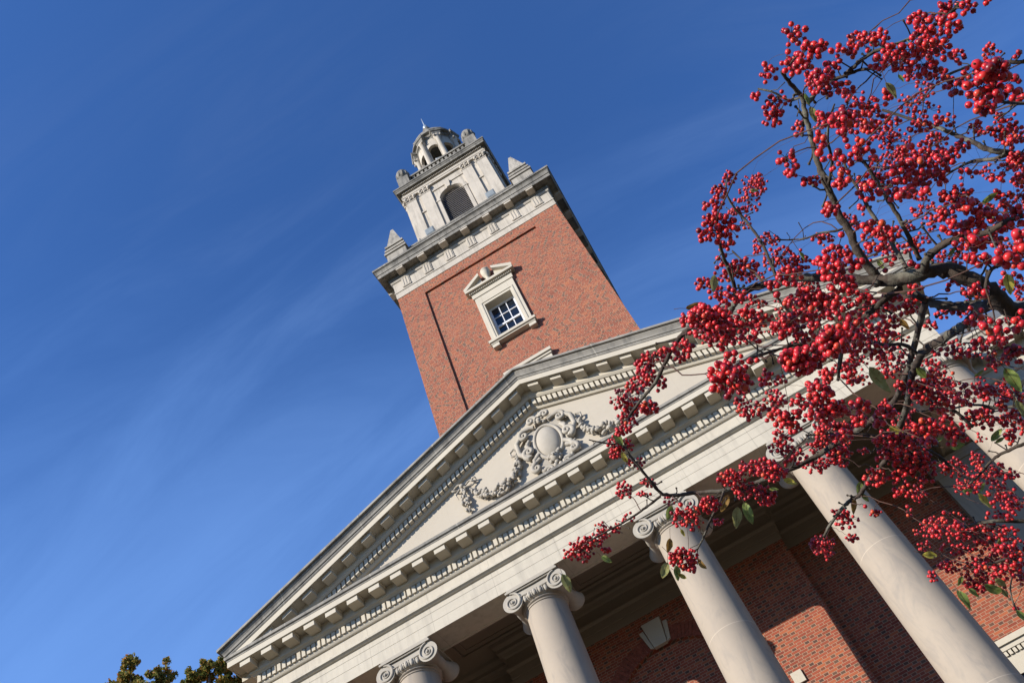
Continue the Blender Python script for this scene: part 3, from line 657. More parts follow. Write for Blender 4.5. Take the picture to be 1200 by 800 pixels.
for sx, sy in ((1, -1), (1, 1), (-1, 1)): inst(ob, tower, (sx*3.04, YC+sy*3.06, 0))
# belfry stage
BH = 2.2; BF = YC-BH
def belfry():
    b = MB()
    for side in range(4):
        tmp = MB()
        hw = 0.62
        tmp.box(-BH+0.3 if side % 2 else -BH, -hw, 0, 0.3, 20.0, 27.5); tmp.box(hw, BH-0.3 if side % 2 else BH, 0, 0.3, 20.0, 27.5)
        tmp.box(-hw, hw, 0, 0.3, 20.0, 22.6)
        zs = 25.80
        for i in range(16):
            a0, a1 = PI*i/16, PI*(i+1)/16
            xa, xb = hw*math.cos(a0), hw*math.cos(a1)
            tmp.prism([(xb, zs+hw*math.sin(a1)), (xa, zs+hw*math.sin(a0)), (xa, 27.5), (xb, 27.5)], 0, 0.3)
        # archivolt, jamb strips, keystone
        for i in range(20):
            a0, a1 = PI*i/20, PI*(i+1)/20; q = []
            for r, a in ((hw+0.004, a0), (hw+0.17, a0), (hw+0.17, a1), (hw+0.004, a1)): q.append((r*math.cos(a), zs+r*math.sin(a)))
            tmp.prism(q, -0.05, 0.01)
        for s in (-1, 1):
            a, c = sorted((s*(hw+0.004), s*(hw+0.17))); tmp.box(a, c, -0.045, 0.01, 22.6, zs-0.12); tmp.box(a-0.03, c+0.03, -0.07, 0.01, zs-0.119, zs-0.002)
            a, c = sorted((s*1.42, s*1.70)); tmp.box(a, c, -0.05, 0.01, 25.55, 25.66)
            a, c = sorted((s*0.2, s*0.82)); tmp.box(a, c, -0.045, 0.01, 26.86, 26.95)
        tmp.prism([(-0.09, zs+hw-0.02), (0.09, zs+hw-0.02), (0.14, 27.05), (-0.14, 27.05)], -0.11, 0.01)
        ang = side*PI/2; c_, s_ = math.cos(ang), math.sin(ang)
        yo = -BH
        vs = [(v[0]*c_-(v[1]+yo)*s_, YC+v[0]*s_+(v[1]+yo)*c_, v[2]) for v in tmp.v]
        b.add(vs, tmp.f)
    return b
bel = belfry().build('belfry', M['tstone'], church)
pil = MB(); pil.box(-0.265, 0.265, -0.10, 0, 20.0, 27.05); pil.box(-0.285, 0.285, -0.12, 0, 27.0, 27.07)
for (xx, zz, r) in ((-0.2, 27.16, .06), (0.2, 27.16, .06), (0, 27.16, .07), (-0.23, 27.34, .09), (0.23, 27.34, .09), (-0.1, 27.27, .06), (0.1, 27.27, .06), (0, 27.36, .07)): pil.ball((xx, -0.13, zz), (r, r*0.9, r*1.2), 8, 6)
pil.box(-0.30, 0.30, -0.17, 0, 27.44, 27.499); pil = pil.build('pilaster', M['tstone'], bel, smooth=45)
first = True
for side in range(4):
    ang = side*PI/2; c_, s_ = math.cos(ang), math.sin(ang)
    for xx in (-1.93, -1.14, 1.14, 1.93):
        L_ = (xx*c_+BH*s_, YC+xx*s_-BH*c_, 0)
        if first: pil.location = L_; first = False
        else: inst(pil, bel, L_, (0, 0, ang))
for side in range(4):
    ang = side*PI/2; c_, s_ = math.cos(ang), math.sin(ang); lv = MB()
    for k in range(25):
        z = 22.7+k*0.155; hw = 0.62 if z < 25.8 else math.sqrt(max(0.0, 0.62**2-(z-25.8)**2))
        if hw < 0.05: continue
        q = [(-hw, 0.14, z), (hw, 0.14, z), (hw, 0.21, z+0.075), (-hw, 0.21, z+0.075), (-hw, 0.14, z+0.02), (hw, 0.14, z+0.02), (hw, 0.21, z+0.095), (-hw, 0.21, z+0.095)]
        lv.add([(v[0]*c_-(v[1]-BH)*s_, YC+v[0]*s_+(v[1]-BH)*c_, v[2]) for v in q], [(3,2,1,0),(4,5,6,7),(0,1,5,4),(1,2,6,5),(2,3,7,6),(3,0,4,7)])
    lo = lv.build('louvre', M['louvre'], bel)
MB().box(-BH+0.45, BH-0.45, BF+0.45, YC+BH-0.45, 20, 27.3).build('belfry_core', M['void'], bel)
be = MB().sweep(SQ(BH), [(-0.4, 27.501), (0.02, 27.501), (0.10, 27.505), (0.10, 27.66), (0.12, 27.67), (0.12, 27.74), (0.06, 27.75), (0.06, 28.02), (-0.4, 28.02)], True).build('belfry_entablature', M['tstone'], bel)
bd = MB()
for side in range(4):
    ang = side*PI/2; c_, s_ = math.cos(ang), math.sin(ang); tmp = MB()
    for k in range(-26, 27): tmp.box(k*0.084-0.027, k*0.084+0.027, -0.15, -0.05, 28.03, 28.12)
    bd.add([(v[0]*c_-(v[1]-BH)*s_, YC+v[0]*s_+(v[1]-BH)*c_, v[2]) for v in tmp.v], tmp.f)
bd.build('dentil_band', M['tstone'], be)
MB().sweep(SQ(BH), [(-0.4, 28.021), (0.07, 28.021), (0.09, 28.13), (0.12, 28.15), (0.24, 28.17), (0.24, 28.14), (0.26, 28.14), (0.26, 28.28), (0.28, 28.30), (0.31, 28.38), (0.34, 28.40), (0.34, 28.50), (-0.4, 28.56)], True).build('belfry_cornice', M['tweath'], bel)
bp = MB().sweep(SQ(BH-0.18), [(-0.2, 28.561), (0, 28.561), (0, 29.45), (-0.2, 29.45)], True)
bp.sweep(SQ(BH-0.18), [(-0.2, 29.88), (0.03, 29.88), (0.03, 30.02), (-0.2, 30.02)], True)
for side in range(4):
    ang = side*PI/2; c_, s_ = math.cos(ang), math.sin(ang); tmp = MB()
    for k in range(-7, 8): tmp.box(k*0.235-0.07, k*0.235+0.07, 0.02, 0.16, 29.451, 29.879)
    bp.add([(v[0]*c_-(v[1]-BH+0.18)*s_, YC+v[0]*s_+(v[1]-BH+0.18)*c_, v[2]) for v in tmp.v], tmp.f)
bp.build('balustrade', M['tweath'], bel)
ub = MB(); ub.box(-0.30, 0.30, -0.30, 0.30, 28.57, 29.95); ub.box(-0.26, 0.26, -0.26, 0.26, 29.951, 30.06)
ub.lathe([(0.22, 30.06), (0.20, 30.12), (0.26, 30.20), (0.33, 30.40), (0.35, 30.62), (0.30, 30.78), (0.31, 30.82), (0.24, 30.96), (0.12, 31.08), (0.04, 31.12)], (0,0,0), 16)
for k in range(10):
    a = 2*PI*k/10; ub.ball((0.30*math.cos(a), 0.30*math.sin(a), 30.5), (0.08, 0.08, 0.24), 6, 5)
ub = ub.build('corner_urn', M['tweath'], bel, smooth=40); ub.location = (-1.93, YC-1.93, 0)
for sx, sy in ((1, -1), (1, 1), (-1, 1)): inst(ub, bel, (sx*1.93, YC+sy*1.93, 0))
# lantern
LR = 1.16
lb = MB()
for k in range(8):                  # arched openings between eight columns
    ac = -PI/2 + k*PI/4; ow = 0.31; n = 12
    for i in range(n):
        t0, t1 = -PI/8+PI/4*i/n, -PI/8+PI/4*(i+1)/n
        def top(t):
            x_ = abs(t)*LR
            return None if x_ > ow+1e-6 else 33.35+math.sqrt(max(0, ow*ow-x_*x_))
        tm = (t0+t1)/2; hole = abs(tm)*LR < ow
        zz = [(29.0, 34.88)] if not hole else [(29.0, 30.6), (top(tm), 34.88)]
        for z0, z1 in zz:
            q = []
            for r in (LR, LR-0.16):
                for t in (t0, t1): q.append((r*math.cos(ac+t), YC+r*math.sin(ac+t)))
            vs = [(q[0][0], q[0][1], z0), (q[1][0], q[1][1], z0), (q[3][0], q[3][1], z0), (q[2][0], q[2][1], z0), (q[0][0], q[0][1], z1), (q[1][0], q[1][1], z1), (q[3][0], q[3][1], z1), (q[2][0], q[2][1], z1)]
            lb.add(vs, [(3,2,1,0),(4,5,6,7),(0,1,5,4),(1,2,6,5),(2,3,7,6),(3,0,4,7)])
lan = lb.build('lantern', M['tstone'], church)
MB().lathe([(1.50, 28.9), (1.50, 29.9), (1.46, 29.95), (1.42, 30.5), (0.5, 30.52)], (0, YC, 0), 32).build('lantern_base', M['tstone'], lan, smooth=40)
ring = []
for k in range(8):
    a = -PI/2+PI/8+k*PI/4
    for da, r in ((-0.175, 1.17), (-0.155, 1.40), (0.155, 1.40), (0.175, 1.17)): ring.append((r*math.cos(a+da), YC+r*math.sin(a+da)))
MB().sweep(ring, [(-0.25, 34.30), (0.0, 34.30), (0.0, 34.48), (0.02, 34.5), (0.02, 34.62), (0.05, 34.66), (0.09, 34.68), (0.09, 34.76), (0.12, 34.82), (0.12, 34.87), (-0.25, 34.9)], True).build('lantern_cornice', M['tweath'], lan)
lc = MB().lathe([(0.20, 30.5), (0.20, 30.65), (0.17, 30.7), (0.155, 31.2), (0.13, 34.0), (0.14, 34.02), (0.16, 34.1), (0.20, 34.16), (0.21, 34.2), (0.21, 34.299)], (0,0,0), 20)
for s in (-1, 1): lc.ball((s*0.16, -0.16, 34.18), 0.07, 8, 6)
lc = lc.build('lantern_column', M['tstone'], lan, smooth=40)
for k in range(8):
    a = -PI/2+PI/8+k*PI/4; L_ = (1.25*math.cos(a), YC+1.25*math.sin(a), 0)
    if k == 0: lc.location = L_; lc.rotation_euler = (0, 0, a+PI/2)
    else: inst(lc, lan, L_, (0, 0, a+PI/2))
dm = [(1.30, 34.85), (1.42, 34.92), (1.42, 34.98)] + [(1.38*math.cos(t), 35.0+1.45*math.sin(t)) for t in [PI/2*i/14 for i in range(13)]] + [(0.30, 36.62), (0.26, 36.72), (0.22, 37.2), (0.20, 38.2), (0.24, 38.3), (0.16, 38.45)]
MB().lathe(dm, (0, YC, 0), 40).build('dome', M['tweath'], lan, smooth=40)
MB().lathe([(0.05, 38.4), (0.12, 38.62), (0.16, 38.75), (0.12, 38.9), (0.05, 39.0), (0.035, 39.3), (0.012, 40.2)], (0, YC, 0), 14).build('finial', M['metal'], lan, smooth=50)

# floodlights standing on ledges of the tower
def floodlight(label, loc, s=1.0, rz=0.0, mat='lampgrey'):
    t = thing('floodlight', label, 'floodlight', loc, 'floodlights on the tower'); t.rotation_euler = (0, 0, rz); t.scale = (s, s, s)
    b = MB(); b.prism([(-0.165, 0.05), (0.165, 0.05), (0.165, 0.46), (-0.165, 0.46)], -0.13, 0.13); b.build('housing', M[mat], t, bevel=0.02)
    MB().box(-0.13, 0.13, -0.14, -0.131, 0.09, 0.42).build('lens', M['lampgrey'], t)
    y = MB(); y.box(-0.19, -0.172, -0.03, 0.03, 0.0, 0.2); y.box(0.172, 0.19, -0.03, 0.03, 0.0, 0.2); y.box(-0.19, 0.19, -0.03, 0.03, -0.02, -0.001); y.build('bracket', M['lampgrey'], t)
    return t
floodlight('grey floodlight box at the foot of the belfry, left of the louvred arch', (-1.54, BF-0.33, G+22.63), 1.3)
floodlight('grey floodlight box at the foot of the belfry, right of the louvred arch', (1.54, BF-0.33, G+22.63), 1.3)
MBX = MB()
floodlight('pale floodlight box inside the front arch of the lantern', (0.02, YC-1.05, G+31.50), 1.0, 0.2, 'white')
# ledge the belfry lamps stand on
MB().box(-2.35, 2.35, BF-0.50, BF-0.13, 20.06, 22.60).build('belfry_plinth', M['tweath'], bel)
#TREES
# ------------------------------------------------------------------ crab apple tree in the foreground
tree = thing('crabapple_tree', 'crab apple tree with bunches of small red fruit in front of the church', 'tree', (CAM[0]+3.3, CAM[1]+1.2, 0))
TL = np.array(tree.location[:])
tl = lambda q: tuple(np.asarray(q)-TL)
# branches: lists of (picture column, picture row, distance in m), thickness in px at start and end
BR = [
 ('limb', [(1330,440,1.75),(1260,405,1.7),(1210,374,1.65),(1182,360,1.62),(1160,342,1.6),(1130,324,1.6),(1098,317,1.62),(1065,325,1.64),(1040,330,1.66),(1023,326,1.68)], 26, 13),
 ('limb', [(1040,328,1.66),(1000,327,1.7),(960,325,1.74),(935,326,1.76),(905,332,1.8),(880,338,1.82),(865,350,1.84),(855,364,1.85),(838,370,1.86),(810,383,1.9),(793,400,1.92),(780,424,1.95),(768,448,1.97),(750,470,2.0),(737,488,2.0)], 11, 3),
 ('limb', [(1028,325,1.68),(1014,306,1.68),(1004,291,1.68),(995,270,1.69),(984,252,1.7),(971,222,1.7),(962,200,1.71),(954,176,1.72),(949,155,1.72),(944,135,1.72),(939,113,1.72),(926,98,1.7),(916,84,1.68)], 11, 4),
 ('branch', [(946,122,1.72),(960,104,1.7),(972,96,1.68),(990,89,1.66),(1009,82,1.64),(1037,80,1.6)], 6, 3),
 ('branch', [(990,88,1.66),(1001,78,1.64),(1016,66,1.62),(1034,57,1.6),(1062,47,1.58),(1095,30,1.56),(1120,10,1.56),(1135,-8,1.55)], 5, 3),
 ('branch', [(939,113,1.72),(925,118,1.74),(905,108,1.74),(888,104,1.75)], 3, 2),
 ('branch', [(971,217,1.7),(975,190,1.66),(970,165,1.62),(972,140,1.6),(978,122,1.6)], 4, 2),
 ('branch', [(1062,314,1.66),(1045,285,1.7),(1023,253,1.74),(1008,225,1.76),(995,205,1.78),(985,180,1.8)], 5, 3),
 ('branch', [(1078,305,1.65),(1062,272,1.64),(1045,241,1.64),(1030,218,1.64),(1017,196,1.64),(1009,185,1.64),(1005,160,1.66)], 6, 3),
 ('limb', [(1082,318,1.62),(1086,304,1.6),(1105,286,1.56),(1133,277,1.52),(1160,271,1.48),(1182,258,1.45),(1212,250,1.42)], 10, 5),
 ('limb', [(1250,190,2.1),(1200,182,2.1),(1180,179,2.1),(1158,175,2.12),(1138,166,2.15),(1119,158,2.2),(1104,151,2.2),(1089,146,2.25),(1062,138,2.3),(1034,129,2.35)], 8, 3),
 ('branch', [(1184,180,2.1),(1165,186,2.1),(1144,188,2.15),(1122,197,2.2),(1105,208,2.2)], 5, 2),
 ('branch', [(1240,74,1.9),(1200,73,1.9),(1174,73,1.92),(1150,75,1.95),(1130,80,1.95),(1110,88,1.9)], 5, 3),
 ('branch', [(1240,122,1.3),(1200,121,1.3),(1171,119,1.32),(1155,108,1.3)], 5, 3),
 ('limb', [(1166,356,1.62),(1148,358,1.66),(1122,358,1.7),(1100,357,1.72),(1086,352,1.74),(1072,345,1.72)], 12, 8),
 ('limb', [(1163,356,1.62),(1145,366,1.68),(1133,379,1.74),(1116,390,1.8),(1100,400,1.86),(1085,409,1.92),(1076,422,1.98),(1069,440,2.05),(1066,458,2.1),(1062,478,2.15),(1056,496,2.2),(1048,515,2.25),(1040,534,2.3),(1030,549,2.33),(1018,563,2.36),(1008,579,2.4),(998,585,2.42),(988,594,2.42),(980,604,2.44),(972,616,2.45),(965,630,2.45)], 11, 3),
 ('limb', [(1056,338,1.66),(1042,347,1.66),(1028,359,1.66),(1012,371,1.68),(998,384,1.7),(990,400,1.72),(984,425,1.76),(982,445,1.8)], 8, 4),
 ('limb', [(1085,352,1.74),(1075,390,1.95),(1062,440,2.1),(1046,472,2.2),(1029,487,2.3),(1015,497,2.35),(1001,506,2.4),(979,520,2.45),(957,534,2.5),(930,548,2.5),(905,558,2.52),(880,567,2.55),(850,574,2.55),(815,577,2.6),(792,580,2.6),(776,579,2.6)], 8, 4),
 ('branch', [(776,580,2.6),(763,565,2.6),(750,548,2.6),(738,533,2.6),(728,520,2.6),(714,520,2.6),(690,515,2.6)], 4, 1.4),
 ('branch', [(774,581,2.6),(760,592,2.6),(745,603,2.6),(730,612,2.6),(712,622,2.6),(690,634,2.6)], 3, 2),
 ('branch', [(848,575,2.55),(843,590,2.5),(834,606,2.5),(825,628,2.5),(816,645,2.5)], 3, 2),
 ('branch', [(930,402,1.8),(950,407,1.8),(966,414,1.8),(985,420,1.8)], 4, 3),
 ('branch', [(880,420,1.75),(900,413,1.76),(914,409,1.77),(932,404,1.78),(947,405,1.78),(965,412,1.78)], 4, 3),
 ('branch', [(1112,545,2.4),(1100,534,2.38),(1084,526,2.35),(1060,519,2.3),(1037,514,2.25),(1020,510,2.2),(999,508,2.2),(970,508,2.2),(944,510,2.2)], 4, 2),
 ('branch', [(1230,512,2.3),(1200,520,2.3),(1185,526,2.32),(1169,534,2.35),(1158,544,2.4),(1148,556,2.4),(1133,570,2.4)], 5, 2),
 ('limb', [(1290,590,2.3),(1240,602,2.35),(1200,610,2.4),(1175,610,2.4),(1157,611,2.42),(1140,614,2.45),(1128,620,2.45)], 6, 3),
 ('branch', [(1250,640,2.35),(1200,648,2.35),(1188,650,2.36),(1177,655,2.38),(1160,660,2.4),(1140,662,2.4)], 5, 2),
 ('branch', [(1190,652,2.36),(1187,672,2.36),(1184,690,2.4),(1190,712,2.4),(1200,726,2.4)], 2, 1.4),
 ('branch', [(861,358,1.84),(860,333,1.82),(852,312,1.8),(846,295,1.78),(842,279,1.76),(838,262,1.76)], 5, 3),
 ('branch', [(914,335,2.2),(896,291,2.3),(884,272,2.35),(872,256,2.4),(860,243,2.4),(851,225,2.4),(852,210,2.45)], 4, 1.6),
 ('branch', [(960,420,2.2),(945,396,2.2),(929,372,2.2),(912,350,2.2),(893,330,2.2),(874,310,2.25),(858,294,2.3)], 4, 2),
 ('branch', [(1000,262,2.0),(982,270,2.0),(962,273,2.02),(945,279,2.05),(928,281,2.1),(910,281,2.1)], 3, 1.6),
 ('branch', [(1140,500,2.2),(1120,482,2.2),(1100,478,2.2),(1080,482,2.2)], 4, 2),
 ('branch', [(1078,417,1.98),(1060,404,1.9),(1040,404,1.85),(1020,400,1.8)], 5, 3),
 ('branch', [(1250,395,1.45),(1200,380,1.5),(1160,398,1.5),(1130,402,1.55)], 4, 2),
 ('branch', [(1240,300,1.3),(1200,300,1.28),(1180,305,1.28),(1160,318,1.3),(1155,338,1.3)], 5, 4),
 ('branch', [(1240,470,1.9),(1200,474,1.95),(1170,478,2.0),(1140,474,2.05),(1110,480,2.1)], 5, 2),
]
SAMP = []
rnb = random.Random(11)
first_limb = None
for nm, pts, w0, w1 in BR:
    P3 = [Vector(tl(P(u, v, d))) for u, v, d in pts]
    out = []; rad = []; n = len(P3)
    for i in range(n-1):
        p0, p1, p2, p3 = P3[max(i-1, 0)], P3[i], P3[i+1], P3[min(i+2, n-1)]
        for j in range(5):
            t = j/5; q = 0.5*((2*p1)+(p2-p0)*t+(2*p0-5*p1+4*p2-p3)*t*t+(3*p1-p0-3*p2+p3)*t**3)
            D = pts[i][2]*(1-t)+pts[i+1][2]*t; s = (i+t)/(n-1)
            r = (w0*(1-s)+w1*s)*0.5*D/F_PX*(1+rnb.uniform(-.09, .14))
            out.append(q+Vector([rnb.uniform(-1, 1)*r*0.22 for _ in range(3)])); rad.append(r)
    out.append(P3[-1]); rad.append(w1*0.5*pts[-1][2]/F_PX)
    mb = MB(); mb.tube(out, rad, 10)
    for i in range(2, len(out)-1):
        SAMP.append((out[i], rad[i]))
        if rnb.random() < (0.42 if nm == 'branch' else 0.30):     # fruiting spurs and twig stubs
            d = Vector([rnb.gauss(0, 1) for _ in range(3)]).normalized(); Ls = rnb.uniform(0.012, 0.05); q = out[i]; r = min(rad[i]*0.5, 0.0022)
            a = q+d*Ls*0.5+Vector([rnb.uniform(-1, 1)*0.004 for _ in range(3)]); b = q+d*Ls+Vector((0, 0, 0.006))
            mb.tube([q, a, b], [r, r*0.8, r*0.9], 5); mb.ball(b, r*1.5, 6, 4)
    if nm == 'limb' and first_limb is None: mb.ball(Vector(tl(P(1027, 332, 1.66))), 0.008, 8, 6)
    o = mb.build(nm, M['bark'], tree, smooth=70)
    if first_limb is None: first_limb = out
# trunk below and beside the camera, carrying the limbs
tk = MB(); e = [first_limb[0]]
base = Vector((0, 0, 0)); s0 = Vector(first_limb[0])
tk.tube([base, Vector((0.03, 0.02, 0.5)), Vector((-0.02, 0.0, 1.1)), Vector((0.02, 0.03, 1.5))], [0.15, 0.12, 0.105, 0.10], 16)
fork = Vector((0.02, 0.03, 1.48))
mid = (fork+s0)*0.5+Vector((0.1, 0, 0.25))
tk.tube([fork, fork.lerp(mid, 0.5)+Vector((0, 0, .08)), mid, mid.lerp(s0, 0.55)+Vector((0, 0, .05)), s0], [0.085, 0.065, 0.045, 0.03, 0.021], 12)
for tgt in (Vector(tl(P(1250, 190, 2.1))), Vector(tl(P(1290, 590, 2.3))), Vector(tl(P(1240, 100, 1.9))), Vector(tl(P(1240, 470, 1.9))), Vector(tl(P(1240, 300, 1.3))), Vector(tl(P(1250, 395, 1.45)))):
    m_ = (fork+tgt)*0.5+Vector((0.12, 0.0, 0.22)); tk.tube([fork, fork.lerp(m_, .5)+Vector((0, 0, .06)), m_, m_.lerp(tgt, .5)+Vector((0, 0, .04)), tgt], [0.06, 0.045, 0.03, 0.018, 0.007], 10)
for tgt in (Vector((1.6, .8, 3.6)), Vector((1.2, -1.3, 3.3)), Vector((.2, 1.6, 3.9)), Vector((1.9, -.2, 2.8))):
    m_ = (fork+tgt)*0.5+Vector((0., 0.1, 0.12)); tk.tube([fork, m_, tgt], [0.06, 0.035, 0.01], 10)
tk.build('trunk', M['bark'], tree, smooth=60)

